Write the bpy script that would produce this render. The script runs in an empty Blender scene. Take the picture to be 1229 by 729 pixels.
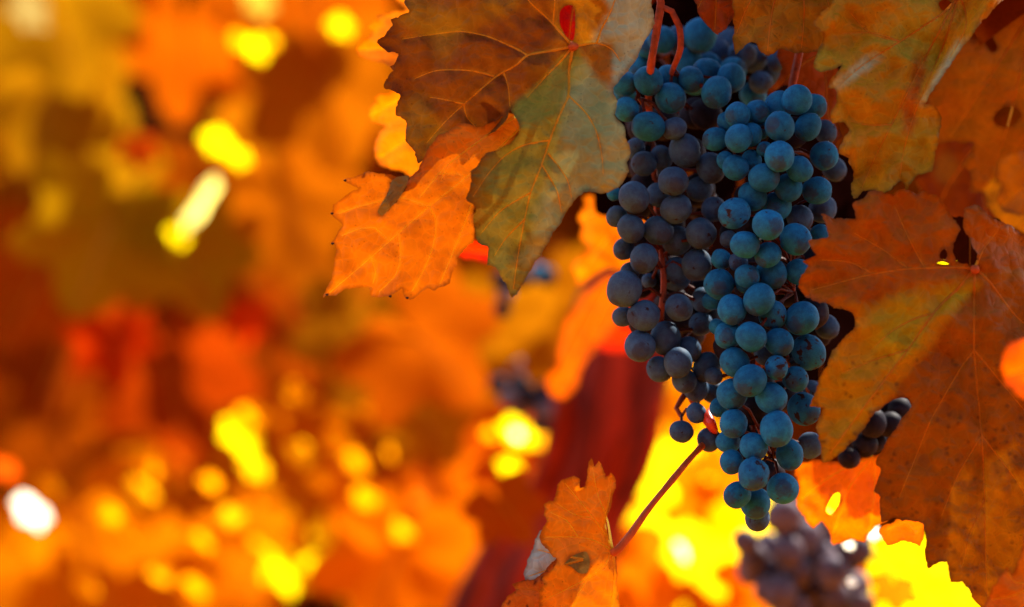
import bpy, bmesh, math, random
import numpy as np
from mathutils import Vector, Matrix, noise
from mathutils.geometry import delaunay_2d_cdt

random.seed(7)
C = bpy.context.scene.collection
S = bpy.context.scene

# ------------------------------------------------------------------ camera
EYE = 0.85                      # camera height above the ground, metres
FOC = 1.285                     # focus distance: the front of the main bunch
cam = bpy.data.objects.new("camera", bpy.data.cameras.new("camera"))
C.objects.link(cam)
cam.location = (0, 0, EYE)
cam.rotation_euler = (math.pi / 2, 0, 0)
cam.data.lens = 100; cam.data.sensor_width = 36
cam.data.clip_start = 0.02; cam.data.clip_end = 500
cam.data.dof.use_dof = True
cam.data.dof.focus_distance = FOC
cam.data.dof.aperture_fstop = 4.1
S.camera = cam

# ------------------------------------------------------------------ sky and sun
SUN_EL, SUN_AZ = math.radians(46), math.radians(35)     # azimuth from +Y (away from camera) towards +X
w = bpy.data.worlds.new("World"); S.world = w; w.use_nodes = True
nt = w.node_tree
sky = nt.nodes.new("ShaderNodeTexSky"); sky.sky_type = 'NISHITA'; sky.sun_disc = False
sky.sun_elevation = SUN_EL; sky.sun_rotation = SUN_AZ
bgn = nt.nodes["Background"]; bgn.inputs[1].default_value = 0.115
nt.links.new(sky.outputs[0], bgn.inputs[0])
sl = bpy.data.lights.new("sun", 'SUN'); sl.energy = 4.0; sl.angle = math.radians(0.5); sl.color = (1, .93, .82)
so = bpy.data.objects.new("sun", sl); C.objects.link(so)
SD = Vector((math.sin(SUN_AZ) * math.cos(SUN_EL), math.cos(SUN_AZ) * math.cos(SUN_EL), math.sin(SUN_EL)))  # towards the sun
so.rotation_euler = (-SD).to_track_quat('-Z', 'Y').to_euler()
so.location = SD * 20
S.view_settings.view_transform = 'Standard'; S.view_settings.look = 'None'
S.view_settings.exposure = 1.6; S.view_settings.gamma = 1; S.view_settings.use_curve_mapping = False
S.render.engine = 'CYCLES'
S.cycles.use_denoising = True
S.cycles.max_bounces = 10; S.cycles.transmission_bounces = 6; S.cycles.diffuse_bounces = 4

# ------------------------------------------------------------------ helpers
K = 36 / 100 / 1229.0
def P(px, py, d):
    """a point of the photograph (1229x729 pixels) at depth d metres, in the world"""
    return Vector(((px - 614.5) * K * d, d, EYE - (py - 364.5) * K * d))

def tag(o, label=None, cat=None, group=None, kind=None):
    if label: o["label"] = label
    if cat: o["category"] = cat
    if group: o["group"] = group
    if kind: o["kind"] = kind
    return o

def empty(name, loc):
    o = bpy.data.objects.new(name, None); C.objects.link(o)
    o.location = loc; o.empty_display_size = .02
    return o

def link(name, me, parent=None):
    o = bpy.data.objects.new(name, me); C.objects.link(o)
    if parent:
        o.parent = parent
        o.matrix_parent_inverse = Matrix.Translation(-parent.location)
    return o

def mesh(name, verts, faces, mat=None, smooth=True):
    me = bpy.data.meshes.new(name)
    me.from_pydata([tuple(v) for v in verts], [], faces)
    if mat: me.materials.append(mat)
    if smooth:
        me.polygons.foreach_set("use_smooth", [True] * len(me.polygons))
    me.update()
    return me

def color_attr(me, name, cols):
    a = me.attributes.new(name, 'FLOAT_COLOR', 'POINT')
    a.data.foreach_set("color", np.array([(c[0], c[1], c[2], 1) for c in cols], dtype=np.float32).ravel())

def tube(points, radii, n=10, wob=0.0):
    """a tapered round tube with closed rounded ends through 3D points"""
    pts = [Vector(p) for p in points]
    vs, fs = [], []
    up = Vector((0.31, -0.83, 0.46)).normalized()
    prev = None
    for i, p in enumerate(pts):
        t = (pts[min(i + 1, len(pts) - 1)] - pts[max(i - 1, 0)]).normalized()
        a = (prev - t * prev.dot(t)) if prev else (up - t * up.dot(t))
        if a.length < 1e-6: a = t.orthogonal()
        a.normalize(); prev = a
        b = t.cross(a)
        for k in range(n):
            th = 2 * math.pi * k / n
            r = radii[i] * (1 + wob * noise.noise((p + Vector((k * .7, 0, 0))) * 60))
            vs.append(p + (a * math.cos(th) + b * math.sin(th)) * r)
    for i in range(len(pts) - 1):
        for k in range(n):
            k2 = (k + 1) % n
            fs.append((i * n + k, i * n + k2, (i + 1) * n + k2, (i + 1) * n + k))
    t0 = (pts[0] - pts[1]).normalized(); t1 = (pts[-1] - pts[-2]).normalized()
    vs.append(pts[0] + t0 * radii[0] * .6); vs.append(pts[-1] + t1 * radii[-1] * .6)
    for k in range(n):
        fs.append(((k + 1) % n, k, len(vs) - 2))
        fs.append(((len(pts) - 1) * n + k, (len(pts) - 1) * n + (k + 1) % n, len(vs) - 1))
    return vs, fs

def crom(pts, step=3.0, closed=False, c=.42):
    """Catmull-Rom through 2D/3D points"""
    pts = [Vector(p) for p in pts]
    n = len(pts); out = []
    for i in range(n if closed else n - 1):
        g = lambda j: pts[j % n] if closed else pts[max(0, min(n - 1, j))]
        p0, p1, p2, p3 = g(i - 1), g(i), g(i + 1), g(i + 2)
        m = max(1, int((p2 - p1).length / step))
        for q in range(m):
            t = q / m
            m1, m2 = (p2 - p0) * c, (p3 - p1) * c
            l = (p2 - p1).length            # short spans next to long ones must not overshoot
            if m1.length > l: m1 = m1.normalized() * l
            if m2.length > l: m2 = m2.normalized() * l
            out.append(p1 * (2*t**3 - 3*t**2 + 1) + m1 * (t**3 - 2*t**2 + t) + p2 * (-2*t**3 + 3*t**2) + m2 * (t**3 - t**2))
    if not closed: out.append(pts[-1])
    return out

def inside(poly, X, Y):
    r = np.zeros(X.shape, bool)
    n = len(poly)
    for i in range(n):
        x0, y0 = poly[i]; x1, y1 = poly[(i + 1) % n]
        if y0 == y1: continue
        c = ((y0 > Y) != (y1 > Y)) & (X < (x1 - x0) * (Y - y0) / (y1 - y0) + x0)
        r ^= c
    return r

def seg_dist(X, Y, pl):
    best = np.full(X.shape, 1e9)
    for (x0, y0), (x1, y1) in zip(pl[:-1], pl[1:]):
        dx, dy = x1 - x0, y1 - y0
        L = dx * dx + dy * dy + 1e-9
        t = np.clip(((X - x0) * dx + (Y - y0) * dy) / L, 0, 1)
        best = np.minimum(best, np.hypot(X - x0 - t * dx, Y - y0 - t * dy))
    return best

def nz(x, y, s, seed=0.0):
    return noise.noise(Vector((x * s, y * s, seed * 7.31)))

def lerp3(a, b, t):
    return tuple(a[i] + (b[i] - a[i]) * t for i in range(3))
def sstep(a, b, x):
    t = max(0.0, min(1.0, (x - a) / (b - a))); return t * t * (3 - 2 * t)

# ------------------------------------------------------------------ materials
def new_mat(name):
    m = bpy.data.materials.new(name); m.use_nodes = True
    t = m.node_tree; t.nodes.clear()
    out = t.nodes.new("ShaderNodeOutputMaterial")
    return m, t, out
def N(t, kind, **kw):
    n = t.nodes.new(kind)
    for k, v in kw.items():
        if isinstance(k, str) and hasattr(n, k): setattr(n, k, v)
    return n

def leaf_material(name, source, rough=.42, spec=.35, fine=900, vein_gain=1.10):
    """a thin leaf: pigment reflects, the same leaf lets some sun through; fine net of small veins, specks and bumps"""
    m, t, out = new_mat(name)
    L = t.links.new
    if source == 'attr':
        a = N(t, "ShaderNodeAttribute"); a.attribute_name = "pigment"
        b = N(t, "ShaderNodeAttribute"); b.attribute_name = "through"
        pig, thr = a.outputs["Color"], b.outputs["Color"]
    else:                                        # colour belongs to the object
        oi = N(t, "ShaderNodeObjectInfo")
        mu = N(t, "ShaderNodeMix", data_type='RGBA', blend_type='MULTIPLY'); mu.inputs[0].default_value = 1
        L(oi.outputs["Color"], mu.inputs[6]); mu.inputs[7].default_value = (.55, .55, .55, 1)
        pig, thr = mu.outputs[2], oi.outputs["Color"]
    tc = N(t, "ShaderNodeTexCoord")
    vor = N(t, "ShaderNodeTexVoronoi", feature='DISTANCE_TO_EDGE'); vor.inputs["Scale"].default_value = 190
    wn = N(t, "ShaderNodeTexNoise"); wn.inputs["Scale"].default_value = 120; wn.inputs["Detail"].default_value = 4
    wa = N(t, "ShaderNodeMix", data_type='VECTOR'); wa.inputs[0].default_value = .004
    L(tc.outputs["Object"], wa.inputs[4]); L(wn.outputs["Color"], wa.inputs[5])
    L(tc.outputs["Object"], wn.inputs["Vector"]); L(wa.outputs[1], vor.inputs["Vector"])
    net = N(t, "ShaderNodeMapRange"); net.inputs[1].default_value = 0; net.inputs[2].default_value = .09
    net.inputs[3].default_value = vein_gain; net.inputs[4].default_value = .97
    L(vor.outputs["Distance"], net.inputs[0])
    n2 = N(t, "ShaderNodeTexNoise"); n2.inputs["Scale"].default_value = 90; n2.inputs["Detail"].default_value = 8; n2.inputs["Roughness"].default_value = .55
    L(tc.outputs["Object"], n2.inputs["Vector"])
    r2 = N(t, "ShaderNodeMapRange"); r2.inputs[1].default_value = .3; r2.inputs[2].default_value = .7; r2.inputs[3].default_value = .86; r2.inputs[4].default_value = 1.13
    L(n2.outputs["Fac"], r2.inputs[0])
    # small dark specks
    v3 = N(t, "ShaderNodeTexVoronoi"); v3.inputs["Scale"].default_value = 420
    L(tc.outputs["Object"], v3.inputs["Vector"])
    sp = N(t, "ShaderNodeMapRange"); sp.inputs[1].default_value = .06; sp.inputs[2].default_value = .2; sp.inputs[3].default_value = .55; sp.inputs[4].default_value = 1
    L(v3.outputs["Distance"], sp.inputs[0])
    n4 = N(t, "ShaderNodeTexNoise"); n4.inputs["Scale"].default_value = 60
    L(tc.outputs["Object"], n4.inputs["Vector"])
    gate = N(t, "ShaderNodeMapRange"); gate.inputs[1].default_value = .5; gate.inputs[2].default_value = .62; gate.inputs[3].default_value = 1; gate.inputs[4].default_value = 0
    L(n4.outputs["Fac"], gate.inputs[0])
    spg = N(t, "ShaderNodeMath", operation='MAXIMUM'); L(sp.outputs[0], spg.inputs[0]); L(gate.outputs[0], spg.inputs[1])
    f1 = N(t, "ShaderNodeMath", operation='MULTIPLY'); L(net.outputs[0], f1.inputs[0]); L(r2.outputs[0], f1.inputs[1])
    f2 = N(t, "ShaderNodeMath", operation='MULTIPLY'); L(f1.outputs[0], f2.inputs[0]); L(spg.outputs[0], f2.inputs[1])
    def scaled(col):
        x = N(t, "ShaderNodeVectorMath", operation='SCALE'); L(col, x.inputs[0]); L(f2.outputs[0], x.inputs["Scale"])
        return x.outputs[0]
    pr = N(t, "ShaderNodeBsdfPrincipled"); pr.inputs["Roughness"].default_value = rough
    pr.inputs["Specular IOR Level"].default_value = spec
    L(scaled(pig), pr.inputs["Base Color"])
    tr = N(t, "ShaderNodeBsdfTranslucent"); L(scaled(thr), tr.inputs["Color"])
    bh = N(t, "ShaderNodeMath", operation='MULTIPLY_ADD'); L(n2.outputs["Fac"], bh.inputs[0]); bh.inputs[1].default_value = .8
    nh = N(t, "ShaderNodeMapRange"); nh.inputs[2].default_value = .3; nh.inputs[4].default_value = .6; L(vor.outputs["Distance"], nh.inputs[0]); L(nh.outputs[0], bh.inputs[2])
    bp = N(t, "ShaderNodeBump"); bp.inputs["Strength"].default_value = .75; bp.inputs["Distance"].default_value = .001
    L(bh.outputs[0], bp.inputs["Height"]); L(bp.outputs[0], pr.inputs["Normal"])
    ad = N(t, "ShaderNodeAddShader"); L(pr.outputs[0], ad.inputs[0]); L(tr.outputs[0], ad.inputs[1])
    L(ad.outputs[0], out.inputs[0])
    return m

M_LEAF = leaf_material("vine_leaf_surface", 'attr', rough=.5, spec=.07)
M_MASS = leaf_material("far_leaf_surface", 'attr', rough=.8, spec=0)
M_BGLEAF = leaf_material("autumn_leaf_surface", 'object', rough=.7, spec=0)

def simple_mat(name, col, rough=.5, spec=.4, thr=None, nscale=200, namt=.35, bump=.3, bdist=.0008, stretch=None, col2=None):
    m, t, out = new_mat(name); L = t.links.new
    tc = N(t, "ShaderNodeTexCoord")
    v = tc.outputs["Object"]
    if stretch:
        mp = N(t, "ShaderNodeMapping"); mp.inputs["Scale"].default_value = stretch; L(v, mp.inputs[0]); v = mp.outputs[0]
    n = N(t, "ShaderNodeTexNoise"); n.inputs["Scale"].default_value = nscale; n.inputs["Detail"].default_value = 8; n.inputs["Roughness"].default_value = .65
    L(v, n.inputs["Vector"])
    mx = N(t, "ShaderNodeMix", data_type='RGBA')
    mr = N(t, "ShaderNodeMapRange"); mr.inputs[1].default_value = .32; mr.inputs[2].default_value = .68; L(n.outputs["Fac"], mr.inputs[0])
    L(mr.outputs[0], mx.inputs[0])
    c2 = col2 or tuple(c * (1 - namt) for c in col)
    mx.inputs[6].default_value = (*c2, 1); mx.inputs[7].default_value = (*[min(1, c * (1 + namt)) for c in col], 1)
    pr = N(t, "ShaderNodeBsdfPrincipled"); pr.inputs["Roughness"].default_value = rough; pr.inputs["Specular IOR Level"].default_value = spec
    L(mx.outputs[2], pr.inputs["Base Color"])
    bp = N(t, "ShaderNodeBump"); bp.inputs["Strength"].default_value = bump; bp.inputs["Distance"].default_value = bdist
    L(n.outputs["Fac"], bp.inputs["Height"]); L(bp.outputs[0], pr.inputs["Normal"])
    sh = pr.outputs[0]
    if thr:
        tr = N(t, "ShaderNodeBsdfTranslucent"); tr.inputs[0].default_value = (*thr, 1)
        ad = N(t, "ShaderNodeAddShader"); L(sh, ad.inputs[0]); L(tr.outputs[0], ad.inputs[1]); sh = ad.outputs[0]
    L(sh, out.inputs[0])
    return m

M_VEIN = simple_mat("leaf_vein", (.52, .21, .008), .5, .1, thr=(.40, .28, .02), nscale=300, namt=.2)
M_VEIN_DIM = simple_mat("leaf_vein_dull", (.32, .105, .004), .5, .1, thr=(.40, .22, .02), nscale=300, namt=.2)
M_VEIN_GLOW = simple_mat("leaf_vein_bright", (.25, .09, .004), .5, .1, thr=(.72, .72, .10), nscale=300, namt=.2)
M_PETIOLE = simple_mat("red_petiole", (.50, .09, .016), .55, .15, thr=(.08, .012, 0), nscale=250, namt=.3, stretch=(1, 1, .3))
M_STEM = simple_mat("pedicel_skin", (.10, .016, .006), .6, .2, nscale=350)
M_RACHIS = simple_mat("bunch_stalk", (.36, .06, .017), .6, .15, thr=(.03, .004, 0), nscale=160, namt=.5, bump=.8, col2=(.12, .03, .012))
M_BARK = simple_mat("vine_bark", (.34, .022, .005), .85, .2, nscale=5.5, namt=.7, bump=1, bdist=.02, stretch=(9, 9, 1.0), col2=(.03, .002, .001))
M_STRIP = simple_mat("loose_bark", (.38, .028, .006), .9, 0, nscale=40, namt=.6, bump=.8, bdist=.006)
M_SCAR = simple_mat("grape_scar", (.03, .016, .012), .8, .2, nscale=900, namt=.4)

def grape_material(name, top, dusk, spots):
    """dark skin under a waxy bloom that is rubbed off in patches"""
    m, t, out = new_mat(name); L = t.links.new
    tc = N(t, "ShaderNodeTexCoord"); oi = N(t, "ShaderNodeObjectInfo")
    off = N(t, "ShaderNodeVectorMath", operation='SCALE'); off.inputs[0].default_value = (3.1, 7.7, 5.3)
    L(oi.outputs["Random"], off.inputs["Scale"])
    co = N(t, "ShaderNodeVectorMath", operation='ADD'); L(tc.outputs["Object"], co.inputs[0]); L(off.outputs[0], co.inputs[1])
    n = N(t, "ShaderNodeTexNoise"); n.inputs["Scale"].default_value = 1.9; n.inputs["Detail"].default_value = 8; n.inputs["Roughness"].default_value = .62
    L(co.outputs[0], n.inputs["Vector"])
    r = N(t, "ShaderNodeMapRange"); r.inputs[1].default_value = .36; r.inputs[2].default_value = .64; L(n.outputs["Fac"], r.inputs[0])
    mx = N(t, "ShaderNodeMix", data_type='RGBA'); mx.inputs[6].default_value = (*dusk, 1); mx.inputs[7].default_value = (*top, 1)
    L(r.outputs[0], mx.inputs[0])
    n4 = N(t, "ShaderNodeTexNoise"); n4.inputs["Scale"].default_value = 3.5; n4.inputs["Detail"].default_value = 3; L(co.outputs[0], n4.inputs["Vector"])
    # rubbed or blemished patches
    n2 = N(t, "ShaderNodeTexNoise"); n2.inputs["Scale"].default_value = 1.6; n2.inputs["Detail"].default_value = 5
    ws = N(t, "ShaderNodeMapping"); ws.inputs["Scale"].default_value = (1.5, .7, 1); L(co.outputs[0], ws.inputs[0]); L(ws.outputs[0], n2.inputs["Vector"])
    r2 = N(t, "ShaderNodeMapRange"); r2.inputs[1].default_value = spots; r2.inputs[2].default_value = spots + .05; L(n2.outputs["Fac"], r2.inputs[0])
    m2 = N(t, "ShaderNodeMix", data_type='RGBA'); L(r2.outputs[0], m2.inputs[0]); L(mx.outputs[2], m2.inputs[6]); m2.inputs[7].default_value = (.035, .018, .016, 1)
    # fine dust
    n3 = N(t, "ShaderNodeTexNoise"); n3.inputs["Scale"].default_value = 16; n3.inputs["Detail"].default_value = 3; L(co.outputs[0], n3.inputs["Vector"])
    r3 = N(t, "ShaderNodeMapRange"); r3.inputs[1].default_value = .3; r3.inputs[2].default_value = .7; r3.inputs[3].default_value = .86; r3.inputs[4].default_value = 1.14; L(n3.outputs["Fac"], r3.inputs[0])
    # a little difference from grape to grape
    rr = N(t, "ShaderNodeMapRange"); rr.inputs[3].default_value = .8; rr.inputs[4].default_value = 1.15; L(oi.outputs["Random"], rr.inputs[0])
    f = N(t, "ShaderNodeMath", operation='MULTIPLY'); L(r3.outputs[0], f.inputs[0]); L(rr.outputs[0], f.inputs[1])
    sc = N(t, "ShaderNodeVectorMath", operation='SCALE'); L(m2.outputs[2], sc.inputs[0]); L(f.outputs[0], sc.inputs["Scale"])
    pr = N(t, "ShaderNodeBsdfPrincipled"); pr.inputs["Roughness"].default_value = .62; pr.inputs["Specular IOR Level"].default_value = .06
    pr.inputs["Sheen Weight"].default_value = .0; pr.inputs["Sheen Roughness"].default_value = .5; pr.inputs["Sheen Tint"].default_value = (.5, .75, .9, 1)
    # rubbed purple brown ring round the flower scar (the lower pole of the berry)
    sx = N(t, "ShaderNodeSeparateXYZ"); L(tc.outputs["Object"], sx.inputs[0])
    zz = N(t, "ShaderNodeMath", operation='MULTIPLY_ADD'); L(n4.outputs["Fac"], zz.inputs[0]); zz.inputs[1].default_value = -.5; L(sx.outputs["Z"], zz.inputs[2])
    ring = N(t, "ShaderNodeMapRange"); ring.inputs[1].default_value = -1.22; ring.inputs[2].default_value = -1.10; ring.inputs[3].default_value = .55; ring.inputs[4].default_value = 0
    L(zz.outputs[0], ring.inputs[0])
    m3 = N(t, "ShaderNodeMix", data_type='RGBA'); L(ring.outputs[0], m3.inputs[0]); L(sc.outputs[0], m3.inputs[6]); m3.inputs[7].default_value = (.040, .034, .046, 1)
    L(m3.outputs[2], pr.inputs["Base Color"])
    bp = N(t, "ShaderNodeBump"); bp.inputs["Strength"].default_value = .12; bp.inputs["Distance"].default_value = .0006; L(n.outputs["Fac"], bp.inputs["Height"]); L(bp.outputs[0], pr.inputs["Normal"])
    L(pr.outputs[0], out.inputs[0])
    return m
M_GRAPE = grape_material("grape_bloom", (.020, .200, .355), (.016, .115, .235), .68)
M_GRAPE_BAD = grape_material("grape_blemished", (.022, .185, .325), (.018, .10, .21), .56)
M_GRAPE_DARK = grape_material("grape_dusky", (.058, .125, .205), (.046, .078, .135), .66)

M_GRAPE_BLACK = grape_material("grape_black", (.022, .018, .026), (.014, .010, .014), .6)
M_GRAPE_PALE = grape_material("grape_greyish", (.150, .125, .150), (.125, .070, .072), .66)

# ------------------------------------------------------------------ the ground
def ground_mat():
    m = simple_mat("dry_vineyard_soil", (.44, .14, .02), .95, 0.0, nscale=3.5, namt=.4, bump=.6, bdist=.05, col2=(.28, .075, .008))
    return m
g = link("ground", mesh("ground", [(-80, -60, 0), (80, -60, 0), (80, 120, 0), (-80, 120, 0)], [(0, 1, 2, 3)], ground_mat(), False))
tag(g, kind="structure")

# ------------------------------------------------------------------ leaf builders
def hero_leaf(label, outline, junction, veins, d, pigment, through, relief=None, holes=(), step=4.0, vein_mat=None,
              petiole=None, name="vine_leaf", group=None, vr=.00075, bump=.0016, tilt=(0, 0), bend=(0, 0), fold=None, seed=1.0, extra_d=None, petiole_r=.0013):
    """a leaf traced at its own depth: blade with real relief, raised veins, stalk"""
    root = empty(name, P(*junction, d)); tag(root, label, "leaf", group)
    ol = [(p.x, p.y) for p in crom([(x, y, 0) for x, y in outline], step * .6, True, .2)]
    rj = random.Random(int(seed * 10))
    ol = [(x + rj.uniform(-.4, .4) + 2.2 * nz(x, y, .09, seed + 40) + 1.3 * nz(x, y, .27, seed + 41), y + rj.uniform(-.4, .4) + 2.2 * nz(x, y, .09, seed + 50) + 1.3 * nz(x, y, .27, seed + 51)) for x, y in ol]
    holes = [[(x + 1.6 * nz(x, y, .15, 60), y + 1.6 * nz(x, y, .15, 61)) for x, y in h] for h in holes]
    hs = [[(p.x, p.y) for p in crom([(x, y, 0) for x, y in h], step * .6, True)] for h in holes]
    xs = [p[0] for p in ol]; ys = [p[1] for p in ol]
    gx, gy = np.meshgrid(np.arange(min(xs), max(xs), step), np.arange(min(ys), max(ys), step * .87))
    gx = gx + (np.arange(gx.shape[0]) % 2)[:, None] * step * .5
    rng = np.random.default_rng(int(seed * 100))
    gx = (gx + rng.uniform(-.25, .25, gx.shape) * step).ravel(); gy = (gy + rng.uniform(-.25, .25, gy.shape) * step).ravel()
    ok = inside(ol, gx, gy) & (seg_dist(gx, gy, ol + ol[:1]) > step * .45)
    for h in hs: ok &= ~inside(h, gx, gy) & (seg_dist(gx, gy, h + h[:1]) > step * .45)
    pts = list(ol); edges = [(i, (i + 1) % len(ol)) for i in range(len(ol))]
    for h in hs:
        b = len(pts); pts += h; edges += [(b + i, b + (i + 1) % len(h)) for i in range(len(h))]
    vl = []
    for v in veins:
        q = crom([(x, y, 0) for x, y in v], 3)
        for i in range(len(q) - 1):
            t = (q[i + 1] - q[i]); t = t / max(t.length, 1e-6)
            for off in (0, 1.7, -1.7): vl.append((q[i].x - t.y * off, q[i].y + t.x * off))
    vx = np.array([a for a, b in vl]); vy = np.array([b for a, b in vl])
    vok = inside(ol, vx, vy) & (seg_dist(vx, vy, ol + ol[:1]) > 1.2)
    for h in hs: vok &= ~inside(h, vx, vy) & (seg_dist(vx, vy, h + h[:1]) > 1.2)
    for v in veins: ok &= seg_dist(gx, gy, v) > 2.8
    pts += list(zip(gx[ok], gy[ok]))
    kept = []
    for a, b in zip(vx[vok], vy[vok]):                      # no two almost on top of each other
        if all((a - c) ** 2 + (b - e) ** 2 > .64 for c, e in kept[-40:]): kept.append((a, b))
    pts += kept
    r = delaunay_2d_cdt([Vector((float(x), float(y))) for x, y in pts], edges, [], 1, 1e-4)
    vv, ff = r[0], r[2]
    X = np.array([v.x for v in vv]); Y = np.array([v.y for v in vv])
    F = [tuple(f) for f in ff]
    if hs:
        cx = np.array([np.mean(X[list(f)]) for f in F]); cy = np.array([np.mean(Y[list(f)]) for f in F])
        bad = np.zeros(len(F), bool)
        for h in hs: bad |= inside(h, cx, cy)
        F = [f for f, b in zip(F, bad) if not b]
    vdist_cache = [[(p.x, p.y) for p in crom([(x, y, 0) for x, y in v], 6)] for v in veins]
    mx, my = sum(xs) / len(xs), sum(ys) / len(ys)
    ext = max(max(xs) - min(xs), max(ys) - min(ys)) / 2
    def depth(X, Y):
        X = np.asarray(X, float); Y = np.asarray(Y, float)
        u, v = (X - mx) / ext, (Y - my) / ext
        D = tilt[0] * u + tilt[1] * v + bend[0] * u * u + bend[1] * v * v
        vd = np.full(X.shape, 1e9)
        for pl in vdist_cache: vd = np.minimum(vd, seg_dist(X, Y, pl))
        D = D - bump * 1.4 * (1 - np.exp(-vd / 13.0))              # blade puffs up between the veins
        D = D + np.array([nz(a, b, .022, seed) * bump * 2.6 + nz(a, b, .06, seed + 3) * bump * 1.1 + nz(a, b, .16, seed + 5) * bump * .35 for a, b in zip(X.ravel(), Y.ravel())]).reshape(X.shape)
        ed = seg_dist(X, Y, ol + ol[:1])
        D = D + np.exp(-ed / 7.0) * np.array([nz(a, b, .035, seed + 9) * bump * 2.5 for a, b in zip(X.ravel(), Y.ravel())]).reshape(X.shape)
        if extra_d: D = D + np.array([extra_d(a, b) for a, b in zip(X.ravel(), Y.ravel())]).reshape(X.shape)
        return d + D
    D = depth(X, Y)
    used = sorted({i for f in F for i in f}); remap = {o: n for n, o in enumerate(used)}
    verts = [P(X[i], Y[i], D[i]) for i in used]
    me = mesh("blade", verts, [tuple(remap[i] for i in f) for f in F], M_LEAF)
    vd = np.full(X.shape, 1e9)
    for v in veins: vd = np.minimum(vd, seg_dist(X, Y, [(p.x, p.y) for p in crom([(x, y, 0) for x, y in v], 6)]))
    vk = np.exp(-(vd / 1.6) ** 2)                            # the veins themselves are paler and clearer
    em = seg_dist(X, Y, ol + ol[:1])
    for h in hs: em = np.minimum(em, seg_dist(X, Y, h + h[:1]) * .8)
    dry = [sstep(3.4, .4, em[i] + 3.2 * nz(X[i], Y[i], .05, seed + 20)) * .65 for i in range(len(X))]     # brown dried margin, here and there
    base_p, base_t = pigment, through
    pigment = lambda i: lerp3(base_p(X[i], Y[i]), (.10, .028, .006), dry[i])
    through = lambda i: tuple(q * (1 - .75 * dry[i]) for q in base_t(X[i], Y[i]))
    color_attr(me, "pigment", [lerp3(pigment(i), (.50, .20, .015), .35 * vk[i]) for i in used])
    color_attr(me, "through", [tuple(c * (1 + f * vk[i]) for c, f in zip(through(i), (.35, .75, .2))) for i in used])
    link("blade", me, root)
    for i, v in enumerate(veins):
        pl = crom([(x, y, 0) for x, y in v], 5)
        px = np.array([p.x for p in pl]); py = np.array([p.y for p in pl])
        dd = depth(px, py)
        main = math.hypot(v[0][0] - junction[0], v[0][1] - junction[1]) < 9
        r0 = vr * (1.0 if main else .62)
        rad = [r0 * (1.15 - 1.0 * (q / max(1, len(pl) - 1)) ** .8) for q in range(len(pl))]
        vs, fs = [], []
        for j in range(len(pl)):
            t = pl[min(j + 1, len(pl) - 1)] - pl[max(j - 1, 0)]; t = t / max(t.length, 1e-6)
            for o_, h_ in ((-1, -.12), (-.6, .5), (0, .75), (.6, .5), (1, -.12)):          # a rounded ridge on the blade
                w_ = rad[j] / (K * d)
                vs.append(P(px[j] - t.y * o_ * w_, py[j] + t.x * o_ * w_, dd[j] - h_ * rad[j] - .0001))
        for j in range(len(pl) - 1):
            for k in range(4): fs.append((j * 5 + k, j * 5 + k + 1, j * 5 + k + 6, j * 5 + k + 5))
        link("vein", mesh("vein", vs, fs, vein_mat or M_VEIN), root)
    if petiole:
        pp = crom(petiole, .006)
        vs, fs = tube(pp, [petiole_r * (1 + .5 * math.exp(-q / 2.5) + .45 * math.exp(-(len(pp) - 1 - q) / 2.0) + .1 * math.sin(q * 1.3)) for q in range(len(pp))], 12, .35)
        link("petiole", mesh("petiole", vs, fs, M_PETIOLE), root)
    return root

def flat(*c):
    return lambda x, y: c
def mottled(a, b, s=.03, seed=2.0):
    return lambda x, y: lerp3(a, b, sstep(-.35, .35, nz(x, y, s, seed) + .4 * nz(x, y, s * 3, seed + 1)))

Z = lambda o, s, pts: [(o[0] + x / s, o[1] + y / s) for x, y in pts]

# ------------------------------------------------------------------ grapes
def grape_mesh(seed, mat, wob=.05):
    bm = bmesh.new()
    bmesh.ops.create_uvsphere(bm, u_segments=36, v_segments=24, radius=1)
    for v in bm.verts:
        p = v.co.copy()
        v.co *= 1 + wob * noise.noise(p * 1.3 + Vector((seed * 5.1, 0, 0))) + .006 * noise.noise(p * 4 + Vector((seed, 3, 0)))
        v.co.z *= 1.07
        r = math.hypot(p.x, p.y)
        if p.z < 0 and r < .22:                   # dimple with the dry flower scar
            v.co.z += .05 * (1 - r / .22)
    for f in bm.faces:
        f.smooth = True
        c = f.calc_center_median()
        f.material_index = 1 if (c.z < 0 and math.hypot(c.x, c.y) < .085) else 0
    me = bpy.data.meshes.new("grape"); bm.to_mesh(me); bm.free()
    me.materials.append(mat); me.materials.append(M_SCAR)
    return me
GM = {k: [grape_mesh(i + 10 * j, m) for i in range(3)] for j, (k, m) in enumerate((("a", M_GRAPE), ("b", M_GRAPE_BAD), ("d", M_GRAPE_DARK), ("p", M_GRAPE_PALE), ("n", M_GRAPE_BLACK)))}

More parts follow.
